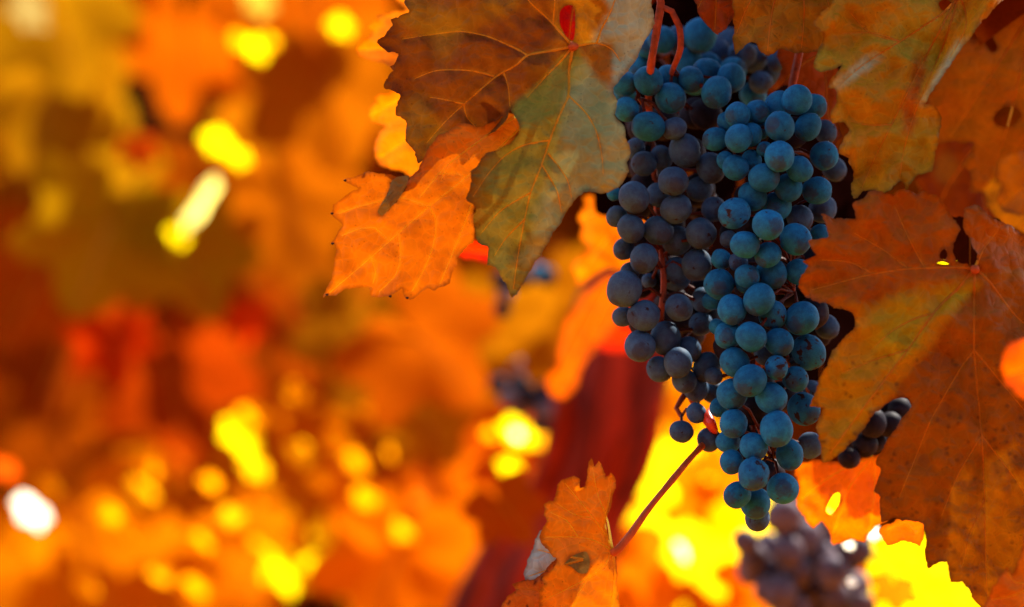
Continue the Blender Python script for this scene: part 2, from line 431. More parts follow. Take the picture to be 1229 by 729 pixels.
def bunch(label, grapes, base, stems, kind="a", group="bunches of ripe blue grapes", fill=0, fill_box=None, bulge=None, seed=1, fkind=None):
    """grapes: (px, py, r_px, layer[, kind]) front ones first; a grape moves back until it only touches those before it"""
    rnd = random.Random(seed)
    items = []
    for gq in grapes:
        x, y, r, lay = gq[:4]; kk = gq[4] if len(gq) > 4 else kind
        items.append((x, y, r, base + lay * .007 + (bulge(x, y) if bulge else 0), kk))
    if fill:
        poly = fill_box
        bx = [p[0] for p in poly]; by = [p[1] for p in poly]; n = 0
        while n < fill:
            x, y = rnd.uniform(min(bx), max(bx)), rnd.uniform(min(by), max(by))
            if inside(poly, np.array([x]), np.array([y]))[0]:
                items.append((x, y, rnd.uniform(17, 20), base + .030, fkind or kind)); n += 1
    placed = []
    root = empty("grape_bunch", P(*stems[0][0][:2], stems[0][0][2] if len(stems[0][0]) > 2 else base)); tag(root, label, "grape bunch", group)
    for x, y, r, z, kk in items:
        R = r * K * z
        for it in range(6):
            p = P(x, y, z); moved = False
            for q, Rq in placed:
                v = p - q
                s2 = v.x ** 2 + v.z ** 2; need = ((R + Rq) * .965) ** 2
                if s2 + v.y ** 2 < need and s2 < need:
                    z = q.y + math.sqrt(need - s2) + 1e-5; moved = True; p = P(x, y, z)
            if not moved: break
        R = r * K * z
        placed.append((P(x, y, z), R))
        o = bpy.data.objects.new("grape", rnd.choice(GM[kk])); C.objects.link(o)
        o.parent = root; o.matrix_parent_inverse = Matrix.Translation(-root.location)
        o.location = P(x, y, z)
        o.scale = (R * rnd.uniform(.95, 1.03), R * rnd.uniform(.95, 1.03), R * rnd.uniform(.97, 1.06))
        # the scar end points down and outwards, mostly hidden, sometimes to the camera
        dirv = Vector((rnd.uniform(-.7, .7), rnd.uniform(-1.0, .1), rnd.uniform(-.9, .15))).normalized()
        o.rotation_euler = (-dirv).to_track_quat('Z', 'Y').to_euler()
        o.rotation_euler.rotate_axis('Z', rnd.uniform(0, 6.28))
    for i, st in enumerate(stems):
        pts = crom([P(p[0], p[1], p[2] if len(p) > 2 else base + .02) for p in st], .004)
        r0 = .0019 if i == 0 else .0014
        vs, fs = tube(pts, [r0 * (1 - .35 * q / len(pts)) for q in range(len(pts))], 12, .5)
        link("stalk", mesh("stalk", vs, fs, M_RACHIS), root)
    # short pedicels from each front grape back to the stalk
    cs = [P(p[0], p[1], p[2] if len(p) > 2 else base + .02) for st in stems for p in crom([(q[0], q[1], q[2] if len(q) > 2 else base + .02) for q in st], 8)]
    for q, Rq in placed:
        near = min(cs, key=lambda c: (c - q).length)
        dv = (near - q)
        if dv.length < Rq * 1.15 or dv.length > .06: continue
        a = q + dv.normalized() * Rq * .92
        mid = (a + near) / 2 + Vector((0, 0, .003))
        vs, fs = tube([a, a * .7 + mid * .3, mid, near], [.0011, .0007, .0007, .0008], 6)
        link("pedicel", mesh("pedicel", vs, fs, M_STEM), root)
    return root

# ================================================================== the grapes in focus
o4, s4 = (840, 90), 2.916
def ZG(o, s, lst): return [(o[0] + q[0] / s, o[1] + q[1] / s, q[2] / s, q[3]) + tuple(q[4:]) for q in lst]
main_front = ZG(o4, s4, [
    (280,180,53,0),(378,182,47,0),(278,285,53,-1),(435,283,51,0),(348,330,44,-1),(225,360,52,0),(310,395,48,-1),(410,405,52,-1),
    (120,485,56,0,'b'),(238,525,56,-1.5),(335,575,56,-1),(158,595,50,-1),(238,630,45,-1),
    (135,222,49,0),(178,210,42,.5),(55,225,43,1),(132,140,46,1),(125,325,44,.5),(180,300,36,1),
    (340,88,54,1),(275,112,52,1),(200,130,42,2),(215,195,32,1.5),(90,300,32,1.5),(225,260,27,1.5),(95,165,34,2.5),
    (185,425,50,1),(270,460,52,1),(420,555,33,1),(430,470,50,2.5,'d'),(350,500,45,2,'d'),
    (165,705,43,0),(250,695,53,0),(345,690,46,0),(75,645,36,1),(135,655,36,1.5,'d'),
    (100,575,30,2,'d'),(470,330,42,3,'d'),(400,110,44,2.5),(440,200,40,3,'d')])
main_low = ZG((830, 320), 2.28, [
    (75,48,43,-.5),(150,40,33,.5),(110,118,41,-1),(185,90,43,-.5),(222,133,39,-1,'b'),(302,142,47,-1),(370,165,33,1.5,'d'),
    (100,188,39,-.5),(163,193,41,-1),(240,207,39,-.5),(320,235,46,-1,'b'),(232,277,33,-1,'b'),(285,308,37,-1,'b'),(118,262,41,-.5),
    (160,312,45,-1.5),(110,350,43,0),(218,360,43,-.5),(307,390,45,-.5,'b'),(115,430,40,-.5),(233,445,47,-1.5),(170,493,39,-1),
    (268,515,39,-.5),(110,535,33,-.5),(170,568,44,-1.5,'b'),(250,608,44,-1),(125,625,36,0),(175,648,42,-.8),
    (100,480,32,1),(75,385,26,1),(325,490,36,1.5,'d'),(55,95,26,1.5),(70,165,22,1.5),(330,345,34,2,'d'),(290,265,24,1.5,'d'),
    (180,690,34,2.5,'d'),(200,240,30,2,'d'),(60,300,24,2.5,'d')])
def bul(x, y):
    axis = 918 + (y - 120) * -.02
    return .00035 * abs(x - axis) * abs(x - axis) / 60
bunch("large teal blue grape bunch in sharp focus, hanging beside the big brown leaf", main_front + main_low, 1.278,
      [[(960, 60, 1.32), (945, 130, 1.322), (925, 250, 1.318), (915, 380, 1.315), (905, 500, 1.31), (900, 590, 1.302)],
       [(945, 130, 1.322), (905, 150, 1.32), (880, 180, 1.315)],
       [(925, 250, 1.318), (950, 300, 1.305), (952, 352, 1.292)],
       [(915, 380, 1.315), (945, 430, 1.302), (960, 470, 1.30)],
       [(905, 500, 1.31), (920, 535, 1.296), (927, 552, 1.288)]], bulge=bul, fkind='n', fill=44,  # black filler berries: the shade of the inner gaps is their colour
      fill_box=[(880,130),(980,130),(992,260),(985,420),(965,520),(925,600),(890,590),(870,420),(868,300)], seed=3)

left_g = ZG((730, 80), 2.918, [
    (140,50,51,0),(218,110,55,.3),(65,150,43,.3),(140,210,55,-.5),(232,218,41,0),(268,295,57,0),(228,402,53,-1),(90,458,56,-.5),
    (238,498,51,-.6,),(80,568,49,-.5),(175,575,53,-1),(325,585,53,-.5),(125,672,52,-1),(310,695,54,0),(380,90,56,0),
    (125,340,44,1.5),(360,355,52,1.5),(320,430,46,2),(185,320,42,2),(95,290,36,1.5),(30,525,36,1),(55,640,38,1),(175,450,42,1.5),
    (370,500,44,1.2),(240,610,52,1),(240,715,46,.6),(290,45,46,1),(55,60,46,1),(212,40,44,1),(430,40,50,2),(345,20,50,1),(20,445,26,1.5)])
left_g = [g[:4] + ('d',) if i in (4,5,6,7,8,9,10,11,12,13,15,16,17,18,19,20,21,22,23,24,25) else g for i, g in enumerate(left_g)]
left_low = ZG((720, 300), 2.806, [
    (82,132,60,-1),(148,222,54,-1),(135,325,56,-.5),(220,298,53,-1.2),(258,97,44,-.5),(266,195,47,-.5),(263,380,49,-.8),(200,402,44,0),
    (100,78,34,1),(78,225,36,1),(300,335,42,1),(285,440,42,.8),(360,395,48,.6),(325,470,42,1),(385,480,40,1.5),(325,550,34,0),(275,612,38,-.5),(368,640,41,.3),
    (340,250,40,2.5),(350,170,42,2.5),(165,105,26,2.5)])
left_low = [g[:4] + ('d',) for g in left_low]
bunch("dusky blue grape bunch on an orange forked stalk, right of the tall green leaf", left_g + left_low, 1.312,
      [[(786, -95, 1.30), (789, -20, 1.298), (793, 4, 1.297), (788, 40, 1.298), (781, 78, 1.302), (779, 130, 1.335), (788, 240, 1.335), (796, 330, 1.318), (795, 400, 1.318), (825, 470, 1.33), (850, 510, 1.33)],
       [(793, 8, 1.297), (806, 14, 1.297), (815, 32, 1.298), (817, 58, 1.30), (811, 76, 1.305), (806, 90, 1.32), (800, 120, 1.335)],
       [(779, 130, 1.335), (770, 122, 1.322), (768, 118, 1.315)],
       [(825, 470, 1.33), (812, 490, 1.325), (818, 500, 1.322)]], kind="a", fkind="n", fill=34,  # filler berries coloured black, as shade between the front ones
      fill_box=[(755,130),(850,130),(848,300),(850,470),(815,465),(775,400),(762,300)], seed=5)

top_g = Z((730, 0), 5.344, [(345,255),(245,300),(590,230),(520,400),(640,430),(700,560),(800,450),(560,520),(200,420),(110,580),(860,350),(930,380),(980,530),(930,610),(420,560),(1090,390),(700,330),(780,270),(450,250),(1040,480)])
top_r = [17,14,20,17,18,18,16,17,15,15,17,17,14,16,15,14,17,17,16,15]
top_k = ['a','a','a','a','a','a','a','a','a','a','d','d','d','a','a','d','d','d','d','d']
bunch("shadowy grape bunch tucked up under the leaves, above the other grapes", [(x, y, r, (0, 1, 0, 1, 0, 0, 1, 0, 1, 1, 1, 2, 2, 2, 1, 3, 3, 3, 2, 3)[i], k) for i, ((x, y), r, k) in enumerate(zip(top_g, top_r, top_k))], 1.365,
      [[(870, -60, 1.40), (860, 20, 1.40), (850, 80, 1.40)], [(860, 30, 1.40), (820, 55, 1.395), (790, 70, 1.39)]], seed=8)

low_g = Z((860, 580), 4.89, [(395,195,86,0),(170,345,62,0),(215,440,75,-.5),(200,520,66,0),(420,400,80,-.5),(520,320,85,0),(330,520,80,0),(600,440,88,-.5),(470,520,85,-.3),
    (380,640,78,-.5),(540,620,85,0),(680,520,85,-.3),(760,430,85,0),(830,400,75,.4),(900,370,70,.4),(690,660,85,0),(800,620,85,0),(600,250,75,1),(460,740,85,0),(620,770,85,0),(790,760,85,-.2),(860,710,60,.5),(700,330,70,1),(560,720,85,1)] if False else [])
low_raw = [(395,195,86,0),(170,345,62,0),(215,440,75,-.5),(200,520,66,0),(420,400,80,-.5),(520,320,85,0),(330,520,80,0),(600,440,88,-.5),(470,520,85,-.3),
    (380,640,78,-.5),(540,620,85,0),(680,520,85,-.3),(760,430,85,0),(830,395,75,.4),(690,660,85,0),(800,620,85,0),(600,250,75,1),(460,740,85,0),(620,770,85,0),(790,760,85,-.2),(860,720,60,.5),(700,330,80,.6),(640,540,85,.4),(480,430,85,.5),(560,560,85,.5),(720,600,85,.4),(300,620,70,.6)]
bunch("blurred dusky grape bunch at the bottom of the picture, below the main bunch", ZG((860, 580), 4.89, [(q[0], q[1], q[2] * 1.18, q[3], 'p') for q in low_raw]), 1.70,
      [[(960, 560, 1.76), (955, 640, 1.76), (960, 720, 1.75), (965, 790, 1.75)]], kind='p', seed=9, fill=15, fill_box=[(900,620),(1000,640),(1010,760),(930,760)])

bunch("dark little grape cluster seen through the notch of the big brown leaf", [(1047,508,16.5,0,'n'),(1038,534,15.5,0,'n'),(1019,550,13,0,'n'),(1068,510,16,.6,'n'),(1024,530,15,1,'n'),(1080,492,15,1.5,'n'),(1060,490,15,1.5,'n'),(1052,530,13,1.5,'n')], 1.345,
      [[(1085, 470, 1.37), (1065, 490, 1.37), (1040, 530, 1.365)]], seed=11)
bunch("small far grape cluster, teal and blurred, under the green leaf tip", [(600,337,10,0,'n'),(607,354,10,0,'p'),(646,328,11,0,'a'),(655,332,12,1,'n'),(612,338,11,1.5,'n'),(628,336,11,2,'n'),(603,372,10,1,'n')], 1.95,
      [[(640, 290, 2.0), (625, 330, 1.99), (605, 365, 1.98)]], seed=12)
bunch("far blurred grey blue grape cluster above the yellow light spots", [(611,478,12,0,'p'),(636,476,12,0,'n'),(651,492,12,1,'p'),(598,462,11,1,'n'),(623,462,12,1,'n'),(648,510,11,1,'n'),(625,490,11,1.5,'p'),(652,470,11,2,'n')], 2.0,
      [[(625, 430, 2.03), (628, 460, 2.04), (640, 500, 2.03)]], seed=13)

# ================================================================== the leaves in focus
# big two-coloured leaf left of the grapes
bl = [(487,-18),(486,2),(490,14),(469,25),(471,32),(452,51),(465,62),(478,65),(476,74),(468,80),(472,85),(462,97),(461,106),(480,114),(477,125),(475,137),(487,145),
      (486,167),(494,176),(502,196),(514,190),(529,176),(544,166),(556,159),(580,164),(596,156),(608,143),(612,133),(620,143),(625,154),(622,162),(612,172),(602,178),(583,184),(576,196),(565,207),(567,216),(559,238),(570,250),(568,264),(573,290),(585,297),(585,318),(594,320),
      (605,340),(615,357),(624,347),(643,314),(650,305),(662,284),(683,250),(701,231),(725,232),(746,222),(755,205),(752,196),(758,183),(751,163),(749,154),(738,137),(740,121),(737,104),(754,85),
      (767,66),(776,47),(786,27),(782,0),(792,-35),(770,-62),(745,-52),(715,-85),(690,-70),(650,-92),(615,-70),(570,-78),(530,-45),(505,-42)]
J1 = (687, 56)
v1 = [[J1,(652,63),(633,67),(620,78),(596,92),(557,125),(530,151),(512,172)], [(633,67),(620,59),(585,44),(552,38),(516,42),(483,47)], [(593,92),(565,85),(524,85),(497,95)], [(557,125),(530,119),(515,117)],
      [(605,88),(610,105),(612,129)], [(557,125),(560,140),(570,152)], [J1,(664,29),(634,0),(610,-35)], [(664,29),(666,0),(668,-30)], [J1,(716,52),(735,60),(745,75)], [(716,52),(722,35),(731,18),(740,-5),(748,-30)],
      [J1,(683,85),(682,115),(671,140),(660,168),(650,198),(637,231),(630,263),(622,305),(616,348)], [(682,115),(704,137),(716,159),(722,185),(724,210)], [(658,184),(680,214),(686,238)],
      [(660,168),(627,175),(605,188),(585,210),(568,236)], [(637,231),(601,253),(577,281)], [(650,198),(668,228),(674,256)], [(630,263),(608,285),(593,308)], [J1,(674,72),(655,92),(632,118)]]
def pig1(x, y):
    n = nz(x, y, .03, 4) + .5 * nz(x, y, .1, 5)
    brown = lerp3((.115, .026, .0025), (.15, .040, .003), sstep(-.7, .7, n))
    brown = lerp3(brown, (.17, .075, .005), .8 * sstep(.0, .45, nz(x, y, .016, 31)))
    olive = lerp3((.20, .165, .013), (.235, .195, .022), sstep(-.7, .7, n))
    grey = lerp3((.255, .262, .075), (.30, .305, .10), sstep(-.7, .7, n))
    orange = lerp3((.29, .11, .004), (.35, .14, .005), sstep(-.7, .7, n))
    # right of the line J -> sinus and below J lies the green lobe
    side = (x - 687) * (134 - 56) - (y - 56) * (612 - 687)          # >0 towards the green lobe
    green = sstep(-350, 600, side + 450 * n)
    g_in = lerp3(olive, grey, sstep(-8, 22, (x - (700 - (y - 56) * .30)) + 10 * n) * sstep(340, 300, y - .3 * (x - 640)))
    c = lerp3(brown, g_in, green)
    top = sstep(60, 44, y + 6 * n) * sstep(655, 700, x + 14 * n)
    c = lerp3(c, orange, top)
    edge = sstep(-10, 6, x - (722 + (20 - y) * .22) + 14 * n) * sstep(120, 100, y)
    wedge = sstep(722, 735, x + 5*n) * sstep(-6, 4, (x - 737) * 1 + (y - 60) * .15) * sstep(118, 104, y)
    c = lerp3(c, (.31, .35, .18), max(edge * sstep(70, 40, y - (x - 730) * .5), wedge))  # sky sheen of the turned-up edge, put into the pigment
    triangle = sstep(50, 56, y) * sstep(690, 700, x) * sstep(740, 730, x) * sstep(10, -10, y - 58 - (x - 690) * 1.25 + 10*n)
    c = lerp3(c, lerp3(orange, brown, .35), triangle)
    left_edge = sstep(14, -8, x - 575 - max(0, (200 - y)) * 1.1) * sstep(170, 190, y) * sstep(300, 250, y)
    return lerp3(c, brown, left_edge * .75)
def thr1(x, y):
    p = pig1(x, y); k = .12 if p[1] > p[0] * .6 else .24; return (p[0] * k, p[1] * k * .85, p[2] * .1)
def fold1(x, y):
    a = max(0.0, x - 725) / 60 * sstep(125, 80, y)                  # the right edge turns up to the sky
    b = sstep(0, 1, max(0.0, (612 - x)) / 140) * sstep(200, 100, y)
    side = ((x - 687) * 78 - (y - 56) * -75)
    g = sstep(-600, 900, side) * sstep(95, 170, y)
    lo = sstep(95, 150, y) * (1 - sstep(-900, 500, side))
    return .014 * a * a + .008 * b - .016 * g + .003 * lo
hero_leaf("large leaf, brown on its left and grey green on its right, left of the grapes", bl, J1, v1, 1.264, pig1, thr1, vein_mat=M_VEIN, holes=[[(673,14),(680,7),(688,8),(691,33),(688,49),(680,44),(672,30)]],
          petiole=[P(687, 56, 1.261), P(697, 54, 1.278), P(716, 40, 1.31), P(740, -20, 1.35)], tilt=(-.002, .004), bend=(.004, .006), extra_d=fold1, seed=1.3, bump=.0019)

# bright orange lobe, underneath it
ol = Z((380, 130), 3.0385, [(25,690),(45,640),(60,600),(62,550),(75,512),(55,490),(80,455),(95,425),(70,405),(50,385),(65,350),(120,305),(150,292),(128,280),(100,262),(180,235),(255,240),(298,250),(272,268),(263,300),(225,378),(240,392),(300,330),(320,300),(340,255),(375,215),
     (405,150),(440,105),(495,75),(525,52),(605,70),(650,45),(710,18),(735,40),(745,75),(720,110),(690,140),(640,210),(600,240),(590,300),(575,370),(575,430),(570,490),(525,530),(515,545),(500,600),(480,640),(430,665),(405,655),(345,697),(320,690),(310,660),(265,685),(200,690),(190,655),(110,660),(70,680)])
vo = [Z((380,130),3.0385,q) for q in ([(745,70),(650,160),(555,245),(410,360),(300,455),(180,560),(45,675)], [(725,30),(600,115),(470,215),(380,320)], [(410,360),(365,345),(300,325),(250,335),(150,360),(80,385)], [(410,360),(432,400),(430,480),(400,570),(350,665)],
      [(300,455),(307,530),(290,605),(225,672)], [(262,485),(215,440),(160,440),(90,465)], [(565,350),(520,470),(450,640)], [(200,545),(215,600),(205,640)], [(440,240),(510,240),(540,250)], [(470,215),(455,260)])]
hero_leaf("glowing orange leaf with dark tooth tips, its upper end under the green leaf", ol, (622, 143), vo, 1.261, lambda x, y: lerp3(mottled((.33, .075, .002), (.36, .09, .002))(x, y), (.66, .18, .003), sstep(505, 545, x) * sstep(235, 205, y)),  # upper end painted brighter to offset the shadow falling on it
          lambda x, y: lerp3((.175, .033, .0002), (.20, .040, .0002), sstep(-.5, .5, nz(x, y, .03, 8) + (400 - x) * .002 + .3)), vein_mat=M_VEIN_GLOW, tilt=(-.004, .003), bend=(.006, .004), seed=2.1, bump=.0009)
# its curled edge seen from the other side
root = bpy.context.scene.objects[[o.name for o in bpy.data.objects if o.name.startswith("vine_leaf")][-1]]
fl = crom([(x, y, 0) for x, y in Z((380,130),3.0385,[(298,250),(335,248),(330,275),(318,300),(300,330),(265,368),(240,392),(222,378),(235,350),(262,305),(272,268)])], 3, True)
cen = sum(fl, Vector()) / len(fl)
vsf = [P(cen.x, cen.y, 1.2535)] + [P(p.x, p.y, 1.255 + .002 * nz(p.x, p.y, .1)) for p in fl]
mef = mesh("curled_edge", vsf, [(0, i + 1, (i + 1) % len(fl) + 1) for i in range(len(fl))], M_LEAF)
color_attr(mef, "pigment", [(.20, .13, .03)] * len(vsf)); color_attr(mef, "through", [(.03, .01, 0)] * len(vsf))
ce = link("curled_edge", mef, root); ce["label"] = "olive curled edge with a dry brown tip"
# dark dry tips on the teeth
for k, (x, y) in enumerate(Z((380,130),3.0385,[(38,680),(58,494),(56,384),(104,263),(178,237),(330,692),(268,686)])):
    vs, fs = tube([P(x - 1.4, y, 1.2635), P(x, y + .3, 1.263), P(x + 1.6, y - .4, 1.2635)], [.0003, .0006, .0003], 7)
    link("dry_tip", mesh("dry_tip", vs, fs, M_SCAR), root)

# the big brown leaf at the right
R1 = [(1169,322),(1158,317),(1148,312),(1142,304),(1145,291),(1153,276),(1147,268),(1140,257),(1128,238),(1109,229),(1098,232),(1082,226),(1070,233),(1056,229),(1044,230),(1036,238),(1023,245),(1026,263),(1003,262),(986,257),(994,276),(994,286),(969,289),(978,305),(963,313),(969,320),(962,333),(959,345),
      (971,359),(998,368),(1024,376),(1026,393),(1012,408),(998,422),(994,437),(981,459),(976,475),(972,487),(987,490),(979,513),(984,535),(987,555),(998,553),(1009,545),(1031,523),(1051,496),(1071,480),(1089,478),(1095,488),(1079,509),(1063,531),(1051,557),(1058,565),(1049,589),(1056,596),(1056,626),
      (1075,624),(1109,630),(1112,680),(1122,678),(1136,674),(1142,698),(1156,698),(1166,714),(1178,732),(1192,762),(1215,752),(1236,785),(1262,752),(1290,700),(1282,640),(1305,590),(1285,545),(1310,500),(1290,450),(1300,400),(1270,372),(1262,330),(1240,292),(1214,272),(1192,262),(1172,246),(1158,250),(1156,274),(1166,290),(1172,305),(1173,316)]
J2 = (1170, 323)
v2 = [[J2,(1155,321),(1090,323),(1048,329),(1009,339),(975,348)], [J2,(1148,348),(1121,376),(1090,420),(1059,460),(1025,505),(996,545)], [(1121,376),(1095,384),(1070,398),(1045,420)], [J2,(1169,370),(1169,420),(1172,460),(1178,523),(1182,599),(1183,678),(1188,750)],
      [(1169,420),(1152,444),(1118,503),(1095,559),(1080,595)], [(1169,420),(1190,445),(1229,492),(1262,530)], [J2,(1187,338),(1215,375),(1245,402),(1280,430)], [(1178,523),(1150,570),(1130,620)], [(1178,523),(1215,570),(1240,610)], [(1182,599),(1165,640),(1155,680)], [(1090,323),(1060,300),(1025,280)], [(1048,329),(1020,315),(985,312)], [(1090,420),(1050,432),(1010,448)], [J2,(1180,300),(1195,280)], [(1110,322),(1090,285),(1075,250)]]
def pig2(x, y):
    n = nz(x, y, .025, 14) + .5 * nz(x, y, .09, 15)
    red = lerp3((.24, .056, .001), (.29, .075, .0015), sstep(-.7, .7, n))
    oc = lerp3((.34, .135, .001), (.39, .165, .0015), sstep(-.7, .7, n))
    ol_ = (.30, .215, .004)
    dark = lerp3((.20, .053, .001), (.24, .068, .001), sstep(-.7, .7, n))
    lob = sstep(-14, 14, y - 352 - (1100 - x) * .22 + 14 * n)                 # below the first vein
    c = lerp3(red, lerp3(oc, ol_, sstep(-.2, .5, nz(x, y, .012, 3) + sstep(1010, 1120, x) * .6 - .1)), lob)
    s = (x - 1170) + (y - 323) * .80                                         # right of the second vein
    c = lerp3(c, dark, sstep(8, 26, s + 10 * n) * sstep(300, 340, y))
    sp = nz(x, y, .35, 9)
    if sp > .52 and y > 430: c = lerp3(c, (.05, .012, .004), .6)
    return c
hero_leaf("very large reddish brown leaf with an olive lobe, overlapping the grapes' right side", R1, J2, v2, 1.248, pig2, lambda x, y: tuple(c * q for c, q in zip(pig2(x, y), (.24, .22, .05))), vein_mat=M_VEIN_DIM, step=4.2,
          holes=[[(1128,304),(1133,299),(1137,304),(1135,311),(1129,310)], [(1124,317),(1131,314),(1139,317),(1130,319)]],
          petiole=[P(1170, 323, 1.247), P(1174, 330, 1.262), P(1184, 350, 1.30), P(1200, 390, 1.36)], tilt=(.006, .004), bend=(.010, .008), seed=4.4, bump=.0022,
          extra_d=lambda x, y: -.006 * math.exp(-abs((x - 1170) + (y - 323) * .80) / 18) * sstep(330, 400, y) + .02 * sstep(1190, 1260, x) * sstep(420, 330, y))

# leaves at the upper right
R2b = [(1003,-22),(999,1),(988,14),(980,21),(977,30),(988,41),(985,52),(980,66),(975,81),(984,86),(996,84),(1010,80),(1002,90),(994,104),(1003,108),(1004,123),(997,134),(999,149),(1014,146),(1018,157),(1010,172),(1007,184),(1018,190),(1024,206),(1022,225),(1026,239),(1036,230),(1050,228),(1062,232),(1081,218),(1087,228),(1102,210),(1118,206),(1122,188),(1126,165),(1130,140),(1124,128),(1110,125),(1120,108),(1133,88),(1147,70),(1164,46),(1180,25),(1205,0),(1225,-30),(1190,-70),(1150,-60),(1100,-90),(1050,-60)]
J3 = (1152, -8)
v3 = [[J3,(1134,14),(1080,50),(1040,75),(1012,98)], [J3,(1110,70),(1070,150),(1050,190),(1035,225)], [J3,(1130,60),(1100,130),(1085,180),(1080,215)], [(1080,50),(1050,40),(1010,40)], [(1080,50),(1045,40),(1020,15)], [J3,(1160,30),(1140,70)], [(1070,150),(1040,150),(1020,145)], [J3,(1110,-20),(1050,-30)]]
def pig3(x, y):
    n = nz(x, y, .03, 24) + .5 * nz(x, y, .1, 25)
    c = lerp3((.33, .155, .003), (.38, .175, .004), sstep(-.6, .6, n))
    c = lerp3(c, (.27, .225, .014), sstep(-.1, .4, nz(x, y, .014, 6)) * .8)
    teal = sstep(13, 3, abs((y - 92) + (x - 1020) * .75 + 6 * n)) * sstep(1068, 1040, x) * sstep(55, 70, y) * sstep(116, 100, y)
    teal = max(teal, sstep(9, 3, abs((x - 1127) + (y - 95) * .58)) * sstep(40, 60, y) * sstep(130, 120, y))  # lit ridge along the margin, its light painted into the pigment
    c = lerp3(c, (.33, .38, .21), teal * .8)
    org = sstep(14, 4, abs((x - 1094) + (y - 120) * .18 + 8 * n)) * sstep(55, 75, y) * sstep(175, 150, y)
    return lerp3(c, (.29, .05, .002), org * .75)
hero_leaf("broad olive and orange leaf with ragged teeth, right of the topmost teal grapes", R2b, J3, v3, 1.262, pig3, lambda x, y: tuple(c * q for c, q in zip(pig3(x, y), (.22, .20, .04))), vein_mat=M_VEIN_DIM, seed=5.2, bump=.0022, vr=.0006,
          holes=[[(1127,4),(1134,-1),(1141,4),(1139,11),(1131,12)]],
          tilt=(.004, -.006), bend=(.006, .004), extra_d=lambda x, y: -.010 * sstep(22, 0, abs((x - 1147) + (y - 70) * .62)) * sstep(140, 100, y) + .004 * sstep(.0, .5, nz(x, y, .03, 2)),
          petiole=[P(1152, -8, 1.262), P(1156, -50, 1.28), P(1170, -120, 1.32)])
R2a = [(872,-30),(880,8),(881,36),(879,48),(882,66),(891,60),(899,52),(908,53),(913,63),(921,68),(928,64),(935,59),(950,63),(974,64),(988,60),(1000,40),(1010,10),(1005,-48),(960,-80),(915,-60)]
hero_leaf("olive brown leaf with a scalloped lower edge at the top, over the shadowy grapes", R2a, (955, -45), [[(955,-45),(930,0),(921,62)], [(955,-45),(905,-5),(884,40)], [(955,-45),(965,5),(962,58)], [(955,-45),(990,-5),(998,20)]], 1.285,
          mottled((.28, .115, .003), (.33, .16, .005), .04), flat(.045, .014, .0005), vein_mat=M_VEIN_DIM, seed=6.7, tilt=(.002, -.004), bend=(.003, .003))
R2e = [(818,-30),(826,-8),(836,6),(840,19),(847,30),(854,38),(862,40),(868,36),(874,31),(882,20),(896,8),(910,-10),(890,-48),(850,-55)]
hero_leaf("small rust orange leaf end at the top edge, right of the forked stalk", R2e, (865, -35), [[(865,-35),(860,0),(858,36)], [(865,-35),(845,-5),(838,10)], [(865,-35),(885,-5),(890,8)]], 1.30,
          mottled((.24, .034, .002), (.27, .045, .003), .04), flat(.05, .008, .0), vein_mat=M_VEIN_DIM, seed=7.7, tilt=(.002, -.004))
R2d = [(938,52),(960,45),(985,60),(1000,75),(1012,95),(1008,115),(1003,140),(1010,165),(996,175),(985,150),(975,125),(962,110),(945,103),(930,108),(925,118),(921,110),(934,95),(938,80),(932,66)]
hero_leaf("dull orange leaf behind the top of the main bunch", R2d, (990, 62), [[(990,62),(960,80),(930,108)], [(990,62),(992,110),(997,168)]], 1.345,
          mottled((.27, .045, .002), (.31, .06, .002), .04), flat(.06, .010, .0), vein_mat=M_VEIN_DIM, seed=8.1, tilt=(.002, -.004))
R2c = [(1112,120),(1119,152),(1121,172),(1136,170),(1151,171),(1170,172),(1160,190),(1154,200),(1165,208),(1165,230),(1180,230),(1184,249),(1203,268),(1222,276),(1250,300),(1300,290),(1330,180),(1310,40),(1280,-48),(1230,-60),(1190,-20),(1160,30),(1130,80)]
hero_leaf("soft orange leaf with two dark holes at the far upper right, behind the olive leaf", R2c, (1240, 10), [[(1240,10),(1190,90),(1140,165)], [(1240,10),(1215,130),(1185,235)], [(1240,10),(1260,150),(1262,290)]], 1.40,
          mottled((.30, .085, .002), (.33, .12, .003), .02), flat(.07, .020, .0002), vein_mat=M_VEIN_DIM, seed=9.3, bend=(.01, .005), holes=[[(1194,138),(1206,128),(1219,130),(1224,140),(1215,151),(1200,152),(1193,147)], [(1164,46),(1178,25),(1188,40),(1197,58),(1190,62),(1178,48)]], extra_d=lambda x, y: -.02 * sstep(220, 80, y))
R2f = [(1108,178),(1130,165),(1160,168),(1182,182),(1200,200),(1196,240),(1210,275),(1190,300),(1160,290),(1132,262),(1110,240),(1098,215),(1112,205)]
hero_leaf("dark brown leaf with a grey green middle, deep between the upper right leaves", R2f, (1170, 178), [[(1170,178),(1140,220),(1125,250)], [(1170,178),(1180,230),(1185,290)]], 1.46,
          lambda x, y: lerp3((.11, .013, .001), (.10, .075, .018), sstep(22, 8, math.hypot(x - 1135, (y - 202) * .8))), flat(.03, .004, 0), vein_mat=M_VEIN_DIM, seed=10.3)
R2g = [(1200,192),(1215,184),(1240,180),(1275,195),(1280,240),(1255,262),(1225,258),(1205,254),(1196,240),(1202,222),(1195,208)]
hero_leaf("small blurred brown leaf at the right edge, over the soft orange leaf", R2g, (1262, 190), [[(1262,190),(1230,225),(1202,248)], [(1262,190),(1250,230),(1240,258)]], 1.17,
          mottled((.27, .07, .004), (.33, .09, .005), .03), flat(.05, .012, 0), vein_mat=M_VEIN_DIM, seed=11.3)
R4 = [(1212,412),(1205,425),(1203,445),(1208,462),(1220,472),(1240,482),(1275,470),(1280,430),(1255,405),(1230,408)]
